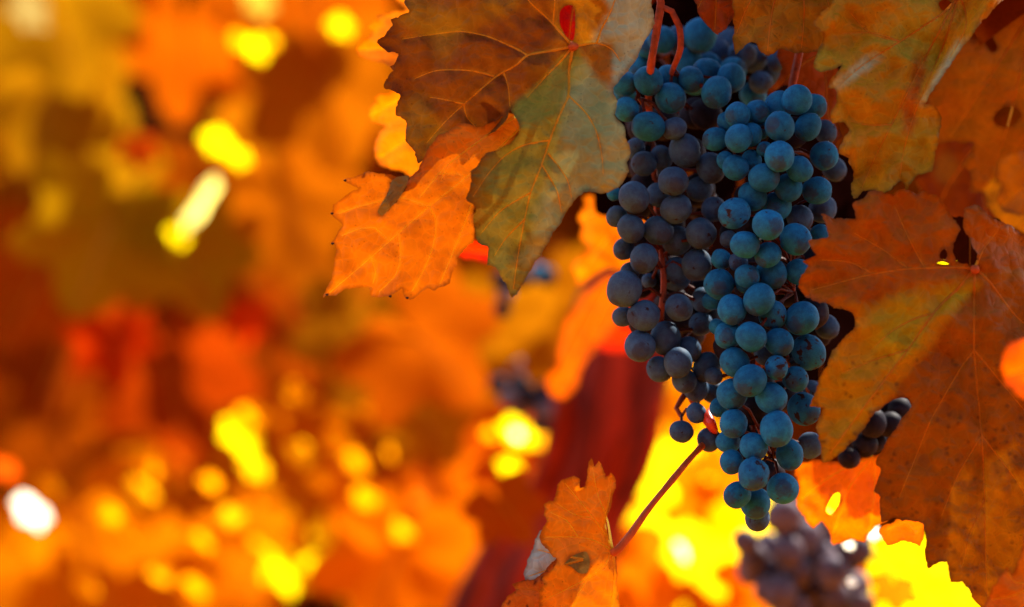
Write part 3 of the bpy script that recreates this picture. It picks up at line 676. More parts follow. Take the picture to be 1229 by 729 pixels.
hero_leaf("blurred red orange leaf end at the right edge, in front of the big brown leaf", R4, (1262, 420), [[(1262,420),(1235,440),(1208,450)], [(1262,420),(1245,455),(1238,480)]], 1.10,
          mottled((.55, .08, .004), (.62, .11, .005), .03), flat(.45, .05, 0), vein_mat=M_VEIN_GLOW, seed=12.3)

# bright leaves under the right-hand bunch
R3 = [(958,557),(975,553),(992,552),(1009,556),(1030,552),(1055,545),(1070,556),(1066,575),(1062,597),(1064,626),(1048,634),(1038,650),(1020,648),(1000,654),(994,640),(988,626),(978,634),(970,628),(962,616),(955,602),(960,585),(954,570)]
hero_leaf("vivid orange leaf with a yellow gap, just below the tail of the big brown leaf", R3, (1048, 548), [[(1048,548),(1020,585),(1000,640)], [(1048,548),(1000,570),(962,600)], [(1048,548),(1050,590),(1042,640)]], 1.36,
          mottled((.5, .10, .004), (.56, .13, .005), .03), flat(.48, .085, .0), vein_mat=M_VEIN_GLOW, seed=13.3, holes=[[(994,606),(1000,594),(1007,592),(1006,604),(998,617),(992,614)]])
R3b = [(1055,636),(1068,628),(1083,620),(1095,613),(1107,610),(1111,620),(1109,640),(1104,655),(1085,650),(1065,655)]
hero_leaf("small orange leaf lobe at the lower edge of the big brown leaf", R3b, (1100, 640), [[(1100,640),(1085,628),(1065,636)]], 1.33,
          mottled((.5, .10, .004), (.56, .13, .005), .03), flat(.40, .075, .0), vein_mat=M_VEIN_GLOW, bump=.0004, seed=14.3)
R3c = [(1045,650),(1060,642),(1076,634),(1100,638),(1125,650),(1150,670),(1180,690),(1220,720),(1230,780),(1160,800),(1100,790),(1060,770),(1040,730),(1033,700),(1042,680),(1036,664)]
hero_leaf("brilliant yellow sunlit leaf below the big brown leaf", R3c, (1150, 690), [[(1150,690),(1100,670),(1045,660)], [(1150,690),(1110,720),(1060,750)]], 1.75,
          mottled((.6, .42, .012), (.66, .48, .015), .02), flat(.68, .52, .0), vein_mat=M_VEIN_GLOW, seed=15.3)
R3d = [(1186,714),(1192,704),(1200,692),(1209,682),(1216,690),(1226,660),(1232,630),(1260,650),(1270,720),(1260,790),(1215,780),(1190,760),(1178,735)]
hero_leaf("orange folded leaf corner at the lower right of the picture", R3d, (1250, 700), [[(1250,700),(1215,715),(1190,720)], [(1250,700),(1220,700),(1210,686)]], 1.225,
          mottled((.42, .11, .005), (.48, .15, .006), .03), flat(.22, .05, .0), vein_mat=M_VEIN_GLOW, seed=16.3)

# small orange leaf at the bottom centre, on its long stalk
B1 = [(739,669),(737,659),(731,651),(727,631),(731,615),(735,602),(739,579),(737,571),(733,568),(727,572),(724,564),(722,558),(717,553),(714,560),(710,551),(706,556),(705,566),(703,583),(697,586),(695,575),(690,571),(682,573),(675,576),(669,584),(666,600),(659,602),(653,606),(652,615),(656,625),(648,643),(650,652),(656,660),(668,672),(665,681),(650,695),(653,702),(647,709),(646,730),(640,762),(668,782),(700,775),(735,780),(744,735),(741,700)]
J4 = (735, 661)
v4 = [[J4,(715,650),(694,645),(655,645)], [J4,(725,640),(712,622),(688,592),(678,580)], [J4,(729,625),(717,592),(711,560)], [J4,(728,640),(726,622),(731,600),(734,577)], [J4,(725,680),(706,694),(675,710),(650,722)], [J4,(738,690),(733,729),(722,770)], [(694,645),(680,625),(660,615)], [(712,622),(690,618),(668,604)], [(706,694),(690,720),(680,750)]]
hero_leaf("small bright orange leaf standing on a long red stalk at the bottom centre", B1, J4, v4, 1.275, mottled((.50, .155, .005), (.58, .19, .006), .04), mottled((.24, .050, .0002), (.28, .062, .0002), .04), vein_mat=M_VEIN_GLOW, vr=.0006, seed=17.3, step=3.4,
          holes=[[(679,676),(686,669),(694,664),(703,663),(708,671),(707,680),(703,688),(695,688),(686,681)]], bump=.0012,
          petiole=[P(735, 664, 1.274), P(743, 658, 1.273), P(757, 641, 1.276), P(773, 618, 1.278), P(797, 588, 1.285), P(824, 555, 1.297), P(843, 535, 1.31), P(856, 524, 1.325)], tilt=(0, .003), bend=(.004, .002))
B2 = [(650,638),(645,644),(640,655),(634,672),(628,690),(633,698),(646,698),(660,690),(680,692),(705,694),(716,680),(712,662),(690,655),(668,650)]
hero_leaf("pale grey green leaf back peeping out behind the small orange leaf", B2, (700, 672), [[(700,672),(665,665),(645,660)], [(700,672),(665,682),(634,692)]], 1.30,
          lambda x, y: lerp3((.44, .46, .34), (.17, .10, .012), sstep(664, 676, x)), flat(.03, .02, .005), vein_mat=M_VEIN, seed=18.3, tilt=(0, -.006))
B3 = [(672,668),(662,676),(655,684),(643,694),(629,695),(621,699),(613,702),(618,709),(608,716),(601,729),(592,760),(640,790),(680,770),(690,700)]
def pigB3(x, y):
    return (.07, .012, .004) if nz(x, y, .13, 6) > .42 else (.36, .085, .006)
hero_leaf("rusty leaf with dark spots at the bottom edge, left of the small orange leaf", B3, (680, 720), [[(680,720),(650,710),(618,706)], [(680,720),(640,735),(604,735)]], 1.29,
          pigB3, lambda x, y: tuple(.35 * c for c in pigB3(x, y)), vein_mat=M_VEIN_DIM, seed=19.3, step=3)
# yellow leaf behind the big two-coloured one
Y1 = [(484,-48),(470,-5),(487,10),(468,14),(453,19),(455,25),(442,31),(446,41),(435,50),(427,59),(432,68),(445,72),(461,75),(474,86),(478,100),(466,112),(449,115),(451,123),(444,130),(441,137),(446,147),(462,152),(455,160),(450,170),(449,189),(458,200),(480,206),(505,215),(560,205),(590,160),(570,60),(540,-20)]
hero_leaf("yellow orange lit leaf showing its wavy edge behind the brown leaf teeth", Y1, (565, 70), [[(565,70),(500,60),(430,60)], [(565,70),(500,110),(445,138)], [(565,70),(510,150),(455,190)], [(565,70),(520,20),(480,0)]], 1.395,
          mottled((.55, .20, .005), (.62, .26, .006), .03), mottled((.33, .062, .0), (.37, .078, .0), .03), vein_mat=M_VEIN_GLOW, seed=20.3, bend=(.006, .004))
# softer leaves in the middle distance
M1 = [(740,228),(722,234),(699,236),(703,247),(694,259),(698,272),(697,285),(705,296),(698,306),(686,320),(690,334),(693,346),(705,340),(717,330),(730,322),(745,325),(770,300),(775,260),(760,235)]
hero_leaf("soft orange leaf edge between the green leaf tip and the dusky grapes", M1, (765, 245), [[(765,245),(730,250),(697,262)], [(765,245),(730,285),(692,335)]], 1.56,
          mottled((.5, .13, .005), (.56, .16, .006), .03), flat(.36, .075, 0), vein_mat=M_VEIN_GLOW, seed=21.3)
M2 = [(735,330),(722,332),(712,345),(700,352),(690,372),(680,385),(672,410),(668,440),(655,455),(660,475),(676,480),(690,470),(700,440),(718,415),(735,398),(750,380),(755,340)]
hero_leaf("long soft orange leaf hanging along the upper end of the vine trunk", M2, (740, 335), [[(740,335),(705,400),(668,470)]], 1.78,
          mottled((.5, .09, .004), (.56, .12, .005), .03), flat(.36, .055, 0), vein_mat=M_VEIN_GLOW, seed=22.3)
M3 = [(540,292),(556,290),(575,291),(600,296),(612,300),(606,312),(585,316),(565,310),(548,306)]
hero_leaf("scrap of vivid red leaf behind the notch of the green leaf", M3, (605, 302), [[(605,302),(575,303),(548,298)]], 1.50, flat(.6, .02, .003), flat(.6, .012, .0), vein_mat=M_VEIN_GLOW, seed=23.3)
M4 = [(650,0),(690,-8),(705,8),(702,40),(696,62),(676,58),(660,30)]
hero_leaf("dark red leaf seen through the hole at the top of the big two-coloured leaf", M4, (690, 0), [[(690,0),(685,30),(682,55)]], 1.31, flat(.32, .004, .004), flat(.05, .0, .0), vein_mat=M_VEIN_DIM, seed=24.3)
M5 = [(712,398),(735,390),(760,395),(775,402),(772,418),(745,424),(722,420)]
hero_leaf("bright red leaf scrap left of the dusky grapes, over the trunk", M5, (768, 408), [[(768,408),(740,406),(718,404)]], 1.85, flat(.6, .03, .004), flat(.42, .012, .0), vein_mat=M_VEIN_GLOW, seed=25.3)
bud = [P(853, 492, 1.318), P(850, 500, 1.31), P(854, 510, 1.306), P(858, 519, 1.312)]
vs, fs = tube(crom(bud, .001), [.0012 + .0012 * math.sin(3.0 * i / (len(crom(bud, .001)) - 1)) for i in range(len(crom(bud, .001)))], 12, .3)
tag(link("leaf_bud", mesh("leaf_bud", vs, fs, simple_mat("bud_red", (.6, .05, .01), .4, .4, thr=(.3, .02, 0)))), "small glossy red bud at the upper end of the long leaf stalk", "bud")

# ================================================================== the old vine trunk behind
tr_pts = crom([P(775, 330, 2.08), P(752, 410, 2.06), P(728, 490, 2.05), P(712, 560, 2.06), P(675, 640, 2.08), P(615, 740, 2.10), P(560, 900, 2.12), P(540, 1500, 2.12)], .02)
vs, fs = [], []
n = 28
for i, p in enumerate(tr_pts):
    t = (tr_pts[min(i + 1, len(tr_pts) - 1)] - tr_pts[max(i - 1, 0)]).normalized()
    a = Vector((1, 0, 0)); a = (a - t * a.dot(t)).normalized(); b = t.cross(a)
    for k in range(n):
        th = 2 * math.pi * k / n
        r = .0295 * (1 + .14 * noise.noise(Vector((math.cos(th) * 5, math.sin(th) * 5, p.z * 22))) + .18 * noise.noise(p * 9) + .16 * noise.noise(Vector((math.cos(th) * 2.2, math.sin(th) * 2.2, p.z * 5))) + .17 * math.sin(5 * th + p.z * 6) + .05 * math.sin(11 * th - p.z * 9))
        r *= 1.12 if i <= len(tr_pts) * .2 else 1.4
        vs.append(p + (a * math.cos(th) + b * math.sin(th)) * r)
for i in range(len(tr_pts) - 1):
    for k in range(n):
        fs.append((i * n + k, i * n + (k + 1) % n, (i + 1) * n + (k + 1) % n, (i + 1) * n + k))
trunk = empty("old_vine", Vector((tr_pts[-1].x, tr_pts[-1].y, 0)))
tag(trunk, "dark red brown gnarled vine trunk leaning behind the dusky grapes", "vine trunk")
link("trunk", mesh("trunk", vs, fs, M_BARK), trunk)
strip_rnd = random.Random(5)
for q in range(14):
    th = strip_rnd.uniform(math.pi, 2 * math.pi); i0 = strip_rnd.randrange(0, max(1, len(tr_pts) - 14))
    sp = [tr_pts[i] + Vector((math.cos(th) * .033, math.sin(th) * .033, 0)) for i in range(i0, min(i0 + 12, len(tr_pts)))]
    v_, f_ = tube(sp, [.0085 * math.sin(math.pi * (j + .5) / len(sp)) + .0008 for j in range(len(sp))], 8, .5)
    link("bark_strip", mesh("bark_strip", v_, f_, M_STRIP if q % 3 else M_SCAR), trunk)
arm = crom([P(760, 395, 2.06), P(800, 300, 2.06), P(860, 180, 2.08), P(960, 60, 2.1)], .02)
v_, f_ = tube(arm, [.022] * len(arm), 14, .25); link("arm", mesh("arm", v_, f_, M_BARK), trunk)

# ================================================================== blurred leaves of the next vines
def generic_leaf(seed, lob=.34, depth_=.16):
    rnd = random.Random(seed)
    nth, rings = 96, [.18, .38, .58, .76, .9, 1.0]
    vs = [Vector((0, 0, 0))]; fs = []
    ph = rnd.uniform(-.1, .1)
    for ri, rr in enumerate(rings):
        for k in range(nth):
            th = 2 * math.pi * k / nth
            lobes = 0
            for c, amp, wd in ((0, 1.0, .42), (1.02 + ph, .86, .36), (-1.02 + ph, .86, .36), (2.05, .68, .38), (-2.05, .68, .38)):
                dth = (th - c + math.pi) % (2 * math.pi) - math.pi
                lobes = max(lobes, amp * math.exp(-(dth / wd) ** 2))
            back = (th - math.pi + math.pi) % (2 * math.pi) - math.pi
            r = .60 + .40 * lobes
            r *= 1 - .75 * math.exp(-((abs(th - math.pi)) / .22) ** 2)
            r *= 1 + .055 * (abs(((k / nth) * 26) % 1 - .5) * 2 - .5) * (rr > .95)
            x, y = math.sin(th) * r * rr, -math.cos(th) * r * rr
            z = .22 * (x * x) * rnd.choice((1,)) + .18 * noise.noise(Vector((x * 1.7, y * 1.7, seed * 3.3))) + .10 * y * y - .04 * math.cos(5 * th) * rr
            vs.append(Vector((x, y, z)))
    for k in range(nth): fs.append((0, 1 + k, 1 + (k + 1) % nth))
    for ri in range(len(rings) - 1):
        for k in range(nth):
            a = 1 + ri * nth; fs.append((a + k, a + nth + k, a + nth + (k + 1) % nth, a + (k + 1) % nth))
    return mesh("leaf_blade", vs, fs, M_BGLEAF), vs
GL = [generic_leaf(i) for i in range(4)]
def gl_veins(i):
    me, vs = GL[i]; out = []
    for c in (0, 1.02, -1.02, 2.05, -2.05):
        k = round(c / (2 * math.pi) * 96) % 96
        pts = [vs[0]] + [vs[1 + r * 96 + k] for r in range(6)]
        v_, f_ = tube([p + Vector((0, 0, .006)) for p in pts], [.018 - .0023 * q for q in range(len(pts))], 5)
        out.append((v_, f_))
    return out
GV = []
for i in range(4):
    v_, f_ = gl_veins(i)[0]; GV.append(mesh("midrib", v_, f_, M_VEIN_DIM))
v_, f_ = tube([(0, 0, 0), (.02, .25, -.08), (.08, .55, -.25), (.1, .8, -.5)], [.02, .016, .016, .022], 6)
GP = mesh("petiole", v_, f_, simple_mat("dry_petiole", (.30, .05, .004), .9, 0, thr=(.06, .01, 0)))
brnd = random.Random(21)
def bg_leaf(px, py, size, d, col, label, rot=0.0, tx=None, ty=None, group="blurred leaves of the vines behind", aspect=1.0, parts=True, name="vine_leaf"):
    """size: length in photo pixels; rot: degrees the tip swings to the right of straight down"""
    r = size * K * d / 1.5
    root = empty(name, P(px, py, d)); tag(root, label, "leaf", group)
    i = brnd.randrange(4)
    tx = brnd.uniform(-22, 22) if tx is None else tx; ty = brnd.uniform(-25, 25) if ty is None else ty
    Mx = Matrix.Rotation(math.radians(ty), 4, 'Z') @ Matrix.Rotation(math.radians(tx), 4, 'X') @ Matrix.Rotation(math.radians(-rot), 4, 'Y') @ Matrix.Rotation(math.radians(90), 4, 'X')
    root.matrix_world = Matrix.Translation(root.location) @ Mx @ Matrix.Diagonal((r * aspect, r, r, 1)) @ Matrix.Translation((0, .25, 0))
    for nm, me in (("blade", GL[i][0]), ("midrib", GV[i]), ("petiole", GP))[:3 if parts else 1]:
        o = bpy.data.objects.new(nm, me); C.objects.link(o); o.parent = root; o.color = (*col, 1)
    return root

OR, OL, BR, DR, BK, YE, YO, RD, PALE = (.31, .054, .0005), (.21, .088, .0008), (.17, .027, .0003), (.09, .009, .0002), (.010, .002, .0006), (.85, .66, .002), (.90, .33, .001), (.30, .018, .0004), (.92, .88, .66)  # BK stands in for unlit gaps, PALE for white glints
def mixc(a, b, t): return lerp3(a, b, t)
OO = mixc(OR, OL, .5); OB = mixc(OR, BR, .5)
BG = [   # px, py, length, depth, colour, rot, label
 (70,30,190,2.75,OL,20,"blurred olive leaf in the top left corner"),
 (60,130,180,2.9,mixc(OL,BR,.1),-15,"blurred olive brown leaf at the left edge, under the corner leaf"),
 (120,210,150,3.05,OL,30,"blurred olive leaf left of the dark gap"),
 (222,70,165,3.0,(.30,.052,.0004),-12,"large blurred orange leaf hanging with its tip down above the dark gap"),
 (130,20,120,2.95,OR,40,"blurred orange leaf at the top edge between the olive corner and the big hanging leaf"),
 (345,30,190,2.85,OB,-25,"blurred rusty orange leaf at the top edge behind two small yellow spots"),
 (395,120,190,2.8,mixc(OO,BR,.3),15,"blurred tan leaf right of the slanting yellow streak, near the wavy yellow edge"),
 (330,170,170,3.0,OO,-10,"blurred orange olive leaf between the two upper yellow spots"),
 (350,265,190,2.85,mixc(OR,OL,.3),20,"blurred orange leaf right of the slanting yellow streak's lower end"),
 (120,300,200,2.6,(.24,.115,.0008),-20,"blurred olive leaf in the middle of the left side"),
 (30,230,170,3.0,mixc(BR,OL,.4),10,"blurred brown olive leaf at the left edge, halfway up"),
 (225,320,160,2.65,(.23,.105,.0008),25,"blurred olive orange leaf under the slanting yellow streak"),
 (40,350,160,2.8,OR,-30,"blurred orange leaf at the left edge above the dark band"),
 (165,240,140,3.1,OB,0,"blurred rust leaf just left of the slanting yellow streak"),
 (195,165,120,3.2,BK,60,"near-black leaf added as the unlit gap at the upper left"),
 (235,130,110,3.25,BK,80,"near-black leaf added as shade at the right end of the upper left dark gap"),
 (165,185,46,2.6,(.40,.035,.001),0,"small blurred red orange leaf in front of the black gap"),
 (300,350,160,3.0,OB,35,"blurred rust leaf above the red spot in the middle left"),
 (230,400,150,3.15,DR,15,"blurred dark maroon leaf in the middle left"),
 (150,375,130,3.2,DR,-40,"blurred maroon leaf left of the red blotch"),
 (140,420,110,2.7,RD,20,"blurred red leaf, the reddest blotch of the left side"),
 (297,388,60,2.65,(.40,.02,.0006),0,"small blurred red leaf left of the lone orange light spot"),
 (70,430,170,2.95,(.25,.045,.0008),-15,"blurred deep orange leaf at the left edge below mid height"),
 (210,460,190,2.9,mixc(RD,OB,.6),10,"blurred brick orange leaf under the red blotch"),
 (300,450,160,3.05,OB,-20,"blurred rust leaf left of the lone orange light spot and below the red one"),
 (5,480,110,3.1,DR,10,"blurred dark maroon leaf at the left edge above the white spot"),
 (390,440,150,3.2,BR,20,"blurred brown leaf behind the lone orange light spot"),
 (425,420,150,2.45,mixc(OL,OO,.3),-12,"blurred olive leaf under the glowing orange leaf, left of the slanting orange one"),
 (470,385,150,2.6,OO,10,"blurred tan orange leaf just under the glowing orange leaf"),
 (545,355,150,2.7,mixc(BR,DR,.4),-20,"blurred dark brown leaf below the notch between orange and green leaves"),
 (520,425,190,2.35,(.27,.050,.0006),50,"blurred orange leaf slanting down to the left in the middle of the picture"),
 (590,410,150,2.5,mixc(OL,OR,.3),-5,"blurred olive orange leaf below the teal far grapes"),
 (650,385,170,2.55,mixc(OO,OL,.3),5,"blurred ochre leaf left of the long soft orange leaf"),
 (570,460,80,2.9,BK,30,"near-black leaf added as shade left of the far blue grapes"),
 (480,500,190,2.7,mixc(OB,BR,.4),-30,"blurred brown orange leaf in the lower middle"),
 (560,540,170,2.75,mixc(OB,RD,.25),20,"blurred rust red leaf left of the yellow light cluster"),
 (640,570,140,2.4,(.32,.045,.0008),-10,"blurred red orange leaf under the yellow light cluster"),
 (520,520,110,2.45,mixc(OL,OO,.4),40,"small blurred olive leaf slanting left of the yellow light cluster"),
 (470,590,170,2.9,OB,0,"blurred rust leaf in the lower middle, above the yellow patch"),
 (400,520,170,3.1,OB,25,"blurred rust leaf behind the row of orange light spots"),
 (320,490,160,3.15,(.40,.08,.0006),-10,"blurred orange leaf above the biggest round yellow spot"),
 (240,530,170,3.1,OB,10,"blurred brick leaf left of the biggest round yellow spot"),
 (70,540,180,3.0,OB,-10,"blurred rust leaf above the white spot"),
 (330,600,200,3.05,(.46,.115,.0006),15,"bright orange blurred leaf between the yellow spots of the lower left"),
 (200,640,180,2.95,(.42,.10,.0006),-20,"blurred orange leaf among the lower left light spots"),
 (110,670,210,2.85,(.48,.13,.0006),20,"large bright orange blurred leaf at the bottom left"),
 (20,700,170,3.0,(.46,.12,.0006),0,"bright orange blurred leaf in the bottom left corner"),
 (200,715,180,2.9,(.48,.14,.0006),-30,"bright amber blurred leaf at the bottom edge of the left side"),
 (300,710,160,2.8,(.46,.115,.0006),30,"orange blurred leaf at the bottom edge left of the yellow patch"),
 (470,690,190,2.5,(.46,.105,.0006),-15,"bright orange blurred leaf at the bottom edge right of the yellow patch"),
 (540,650,170,2.6,(.40,.075,.0006),20,"orange blurred leaf at the bottom edge left of the trunk foot"),
 (430,610,120,2.7,(.30,.05,.0006),-40,"small orange blurred leaf above the right end of the yellow patch"),
 (612,618,88,1.96,(.30,.040,.0004),35,"blurred red orange leaf lying across the lower part of the vine trunk"),
 (820,600,70,2.18,(.48,.13,.0005),-35,"narrow amber leaf slanting through the middle of the yellow glow", ),
 (905,705,80,2.2,(.46,.10,.0005),20,"amber leaf at the left shoulder of the blurred bunch"),
 (880,575,80,2.2,(.46,.12,.0006),-50,"blurred amber leaf crossing the yellow glow just left of the lowest teal grapes"),
 (750,690,120,2.2,(.42,.085,.0006),10,"blurred orange leaf right behind the small orange leaf's straight side"),
 (800,545,60,2.25,(.50,.17,.0006),50,"small golden leaf inside the yellow glow above the stalk"),
 (800,690,120,2.3,(.34,.055,.0006),-20,"blurred orange leaf in front of the yellow glow, right of the small orange leaf"),
 (760,610,110,2.4,(.42,.11,.0006),60,"blurred amber leaf behind the long stalk of the small orange leaf"),
 (850,600,120,2.45,(.40,.10,.0006),-60,"blurred amber leaf left of the main bunch's lowest grapes"),
 (870,720,110,2.35,(.36,.07,.0006),15,"blurred orange leaf at the bottom edge left of the blurred bunch"),
 (800,500,120,2.6,(.44,.14,.0006),-10,"blurred golden leaf beside the dusky bunch's lowest grapes"),
 (1010,720,120,2.3,(.40,.09,.0006),20,"blurred orange leaf at the bottom edge behind the blurred bunch"),
]
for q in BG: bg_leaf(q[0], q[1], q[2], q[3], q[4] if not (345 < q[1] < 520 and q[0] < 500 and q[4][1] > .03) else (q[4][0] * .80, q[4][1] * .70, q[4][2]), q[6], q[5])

GLOW = [  # sunlit leaves shining as round spots; PALE ones stand in for white glints
 (292,528,58,2.5,YE,"biggest round yellow light spot, a sunlit leaf in the lower left"),
 (306,562,30,2.55,(.85,.45,.002),"yellow light spot just under the biggest round one"),
 (305,500,30,2.5,YO,"orange light spot just above the biggest round one"),
 (355,472,26,2.4,YO,"lone orange light spot set apart above the others"),
 (362,545,30,2.45,(.85,.42,.002),"golden light spot right of the biggest round one"),
 (440,490,24,2.5,YO,"orange light spot left of the slanting orange leaf's end"),
 (405,530,40,2.55,YO,"orange light spot between two golden ones in the row"),
 (433,555,30,2.6,YO,"orange light spot at the right end of the row"),
 (37,614,50,2.3,PALE,"white hot light spot near the left edge, a pale leaf standing in for a glint"),
 (8,565,28,2.4,(.6,.07,.002),"red orange light spot cut by the left edge"),
 (131,615,26,2.45,YO,"orange light spot right of the white one"),
 (168,592,36,2.5,(.85,.38,.002),"golden light spot in the middle of the lower left row"),
 (182,560,30,2.6,YO,"orange light spot touching the top of the golden row spot"),
 (215,560,34,2.65,(.6,.12,.002),"dull orange light spot left of the biggest yellow one"),
 (90,615,36,2.7,(.6,.16,.002),"faint orange light spot between the white and the orange one"),
 (280,622,26,2.4,(.85,.36,.002),"golden round light spot below the biggest yellow one"),
 (240,655,32,2.4,YO,"amber round light spot down left of the golden round one"),
 (283,690,26,2.4,(.85,.32,.002),"amber light spot near the bottom left of the yellow patch"),
 (240,705,30,2.45,YO,"dim amber light spot near the bottom edge"),
 (315,650,26,2.5,YO,"amber light spot touching the left end of the yellow patch"),
 (350,685,75,2.6,YE,"left half of the long bright yellow patch, a sunlit leaf"),
 (398,690,80,2.55,YE,"right half of the long bright yellow patch, a sunlit leaf"),
 (405,640,60,2.62,(.80,.46,.002),"upright golden patch standing on the long yellow patch"),
 (455,650,60,2.55,(.85,.55,.002),"yellow patch right of the upright golden one"),
 (438,598,26,2.5,YO,"small orange light spot above the right yellow patch"),
 (620,520,36,2.3,YE,"brightest spot of the yellow light cluster left of the trunk"),
 (621,522,14,2.28,PALE,"white heart of the yellow light cluster"),
 (590,521,20,2.3,YO,"small orange spot left of the yellow light cluster"),
 (641,526,26,2.35,(.80,.34,.002),"amber spot at the right side of the yellow light cluster"),
 (614,562,24,2.3,YE,"small yellow spot hanging under the yellow light cluster"),
 (264,172,34,2.5,YE,"yellow light spot above the slanting streak"),
 (287,190,26,2.45,(.85,.5,.002),"smaller golden light spot at the upper end of the slanting streak"),
 (241,248,125,2.5,(.92,.86,.22),"slanting pale yellow streak of light in the upper left", .13, -48),
 (216,284,24,2.5,YE,"yellow lower end of the slanting streak"),
 (308,60,27,2.5,YE,"yellow light spot near the top edge, left one of two"),
 (288,50,22,2.55,YO,"orange light spot touching the left upper yellow one"),
 (325,50,20,2.5,(.85,.42,.002),"golden light spot touching the right side of the upper yellow one"),
 (411,33,27,2.5,(.85,.50,.002),"yellow light spot near the top edge left of the wavy yellow edge"),
 (60,585,22,2.6,YO,"orange light spot up right of the white one"),
 (25,660,26,2.5,YO,"amber light spot below the white one"),
 (75,655,24,2.55,(.85,.28,.002),"amber light spot down right of the white one"),
 (105,705,26,2.5,YO,"amber light spot near the bottom edge, under the white and orange ones"),
 (160,640,24,2.5,YO,"amber light spot under the golden row spot"),
 (195,690,24,2.45,(.85,.36,.002),"golden light spot left of the dim amber one"),
 (255,580,22,2.5,YO,"orange light spot below left of the biggest yellow one"),
 (325,590,22,2.5,(.85,.36,.002),"golden light spot below right of the biggest yellow one"),
 (345,620,26,2.5,(.85,.42,.002),"golden light spot above the long yellow patch"),
 (385,580,24,2.5,YO,"orange light spot below the golden row spots"),
 (470,545,20,2.5,YO,"orange light spot right of the row's end"),
 (410,500,22,2.55,YO,"orange light spot above the middle of the row"),
 (500,600,20,2.5,(.6,.12,.002),"dull orange light spot right of the yellow patches"),
 (485,640,26,2.5,(.85,.42,.002),"golden light spot at the right end of the yellow patches"),
 (560,590,20,2.4,YO,"orange light spot down left of the yellow light cluster"),
 (312,5,36,2.5,(.30,.20,.015),"pale olive leaf glint at the top edge"),
 (40,15,60,2.6,(.20,.14,.035),"pale grey olive leaf glint in the top left corner"),
 (720,292,12,1.9,PALE,"white yellow streak between the soft orange leaf and the dusky grapes"),
 (1000,603,40,1.8,YE,"yellow leaf glowing through the gap of the vivid orange leaf"),
 (1133,305,26,1.6,YE,"yellow leaf showing through the pinholes of the big brown leaf"),
 (1134,5,30,1.6,YE,"yellow leaf showing through the pinhole at the top right"),
 (770,560,130,2.15,YE,"yellow sunlit leaf right of the trunk, above the long stalk"),
 (800,640,150,2.5,(.85,.55,.002),"yellow sunlit leaf under the long stalk"),
 (870,650,190,2.55,YE,"broad yellow sunlit leaf left of the blurred bunch"),
 (860,560,120,2.6,(.85,.5,.002),"golden sunlit leaf behind the lowest dusky grapes"),
 (800,470,130,2.7,(.8,.38,.002),"amber sunlit leaf behind the lower end of the dusky bunch"),
 (820,662,24,2.1,PALE,"white hot streak in the yellow glow right of the small orange leaf", .38),
 (850,660,170,2.26,(.85,.50,.002),"large yellow sunlit leaf nearest the long stalk, filling the glow"),
 (890,610,100,2.24,YE,"yellow sunlit leaf touching the lowest grapes of the main bunch"),
 (1075,712,60,1.70,(.50,.10,.001),"orange leaf over the lower part of the brilliant yellow leaf"),
 (860,720,130,2.6,YE,"yellow sunlit leaf at the bottom edge left of the blurred bunch"),
 (935,690,170,2.75,(.85,.46,.002),"yellow sunlit leaf behind the blurred bunch"),
 (1048,640,20,1.62,PALE,"white hot glint drawn as a pale leaf at the upper right of the blurred bunch"),
 (1020,655,13,1.6,PALE,"white droplet of light on the right side of the blurred bunch, upper one"),
 (1022,699,14,1.6,PALE,"white droplet of light on the right side of the blurred bunch, lower one"),
]
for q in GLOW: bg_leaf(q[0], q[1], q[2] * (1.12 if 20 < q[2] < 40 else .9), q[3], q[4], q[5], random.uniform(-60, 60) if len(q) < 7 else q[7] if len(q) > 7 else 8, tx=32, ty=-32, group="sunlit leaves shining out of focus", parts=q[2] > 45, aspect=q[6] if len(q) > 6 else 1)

# ------------------------------------------------------------------ foliage nobody could count
def foliage(name, n, place, rad, cols, seed):
    rnd = random.Random(seed); vs, fs, cc = [], [], []
    outline = [(0, -1), (.3, -.62), (.78, -.66), (.62, -.2), (.95, .15), (.55, .35), (.5, .62), (.12, .4), (-.12, .4), (-.5, .62), (-.55, .35), (-.95, .15), (-.62, -.2), (-.78, -.66), (-.3, -.62)]
    for _ in range(n):
        p = place(rnd)
        if p is None: continue
        Mx = Matrix.Rotation(rnd.uniform(-1.0, 1.0), 3, 'Z') @ Matrix.Rotation(rnd.uniform(-.8, .8), 3, 'X') @ Matrix.Rotation(rnd.uniform(-1, 1), 3, 'Y')
        r = rad * rnd.uniform(.7, 1.25); b = len(vs); c = rnd.choice(cols); j = rnd.uniform(.7, 1.2)
        vs.append(p); cc.append(tuple(q * j for q in c))
        for x, y in outline:
            vs.append(p + Mx @ Vector((x * r, .25 * r * (x * x + .6 * y * y), y * r))); cc.append(tuple(q * j for q in c))
        for k in range(len(outline)): fs.append((b, b + 1 + k, b + 1 + (k + 1) % len(outline)))
    me = mesh(name, vs, fs, M_MASS); color_attr(me, "pigment", [tuple(q * .6 for q in c) for c in cc]); color_attr(me, "through", cc)
    return tag(link(name, me), kind="stuff")

foliage("farther_vine_foliage", 6000, lambda r: Vector((r.uniform(-3.6, 3.6), r.gauss(8.4, .3), r.uniform(.05, 2.6))), .10,
        [OB, BR, OO, OR, OL, DR], 4)
foliage("distant_vine_foliage", 11000, lambda r: Vector((r.uniform(-2.2, 2.2), r.gauss(5.2, .28), r.uniform(.05, 1.75))), .06,
        [OR, OR, OB, OO, BR, (.42, .10, .001), RD, OL, BR, BR], 3)

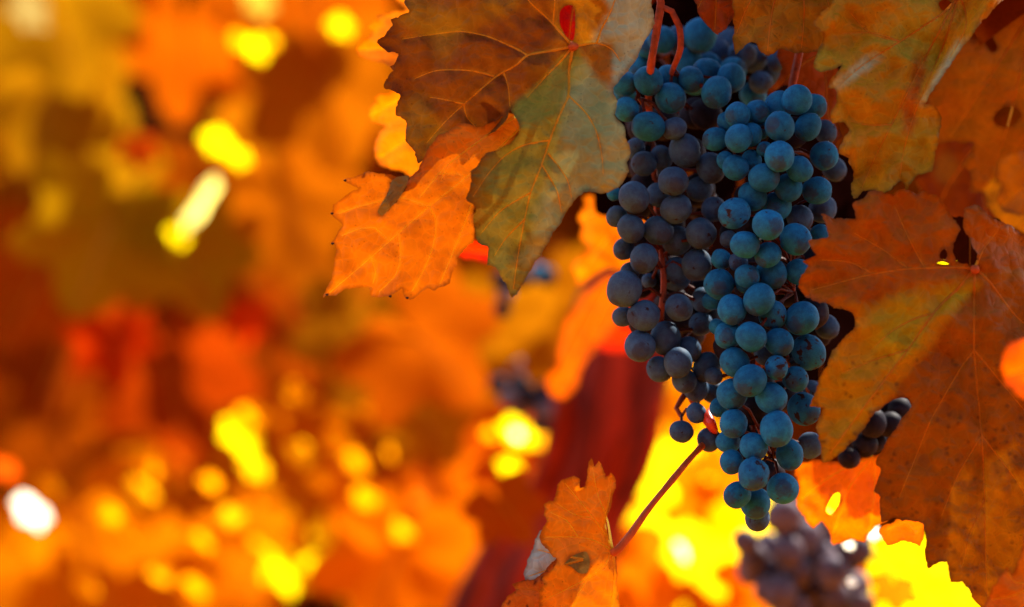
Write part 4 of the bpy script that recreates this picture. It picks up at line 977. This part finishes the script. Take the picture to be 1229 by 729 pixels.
# an added row of leaves, unseen behind the camera, dark to block the low sky
foliage("sky_blocker_foliage", 5000, lambda r: Vector((r.uniform(-3.5, 3.5), r.gauss(-1.5, .2), r.uniform(.1, 2.0))), .10, [BR, DR, OB], 12)

# leafy top of this vine, unseen, shaped to shade the bunches and spare lit leaves
lit = [P(*q) for q in ((500,250,1.272),(430,310,1.272),(560,190,1.272),(690,600,1.275),(690,700,1.275),(660,620,1.275),(718,575,1.275),(715,650,1.275),(655,690,1.275),(690,740,1.275),(450,50,1.395),(450,150,1.395),(715,290,1.56),(1010,590,1.36),(1085,635,1.30),(1225,440,1.10),(1100,690,1.75),(690,420,1.78),(1220,710,1.225),(640,690,1.29))]
def canopy(r):
    z = EYE + r.uniform(.175, .40)
    p = Vector((r.uniform(-.05, .62), r.uniform(1.18, 1.78), z))
    for q in lit:
        t = (p.z - q.z) / SD.z
        if (p - (q + SD * t)).length < .085: return None
    # only where it shades the grapes or the big leaves below
    t = (p.z - EYE) / SD.z
    q = p - SD * t
    if not (1.12 < q.y < 1.47 and -.02 < q.x < .27): return None
    return p
foliage("overhead_shade_foliage", 2600, canopy, .048, [BR, OB, OL], 8)

# very dark leaves added: the deep shade behind the bunches is in their colour
DK = [((900,40,260,1.52),0,"very dark leaf added as shade at the top, between the dusky and the main bunch"),
      ((820,180,230,1.50),15,"very dark leaf added as shade behind the upper dusky bunch"),
      ((985,230,170,1.50),-20,"very dark leaf added as shade behind the right side of the main bunch"),
      ((900,340,220,1.52),10,"very dark leaf added as shade behind the middle of the two bunches"),
      ((985,390,150,1.47),0,"very dark leaf added as shade left of the big brown leaf, behind the blemished grapes"),
      ((1065,500,110,1.44),-30,"very dark leaf added as shade behind the notch of the big brown leaf"),
      ((1164,298,72,1.34),0,"very dark leaf added to fill the round hole beside the big brown leaf's stalk joint")]
for q, rot, lb in DK: bg_leaf(*q, (.003, .0006, .0004) if q[0] < 1100 else (.03, .005, .001), lb, rot, tx=5, ty=0, group="very dark leaves added as shade behind the grapes")
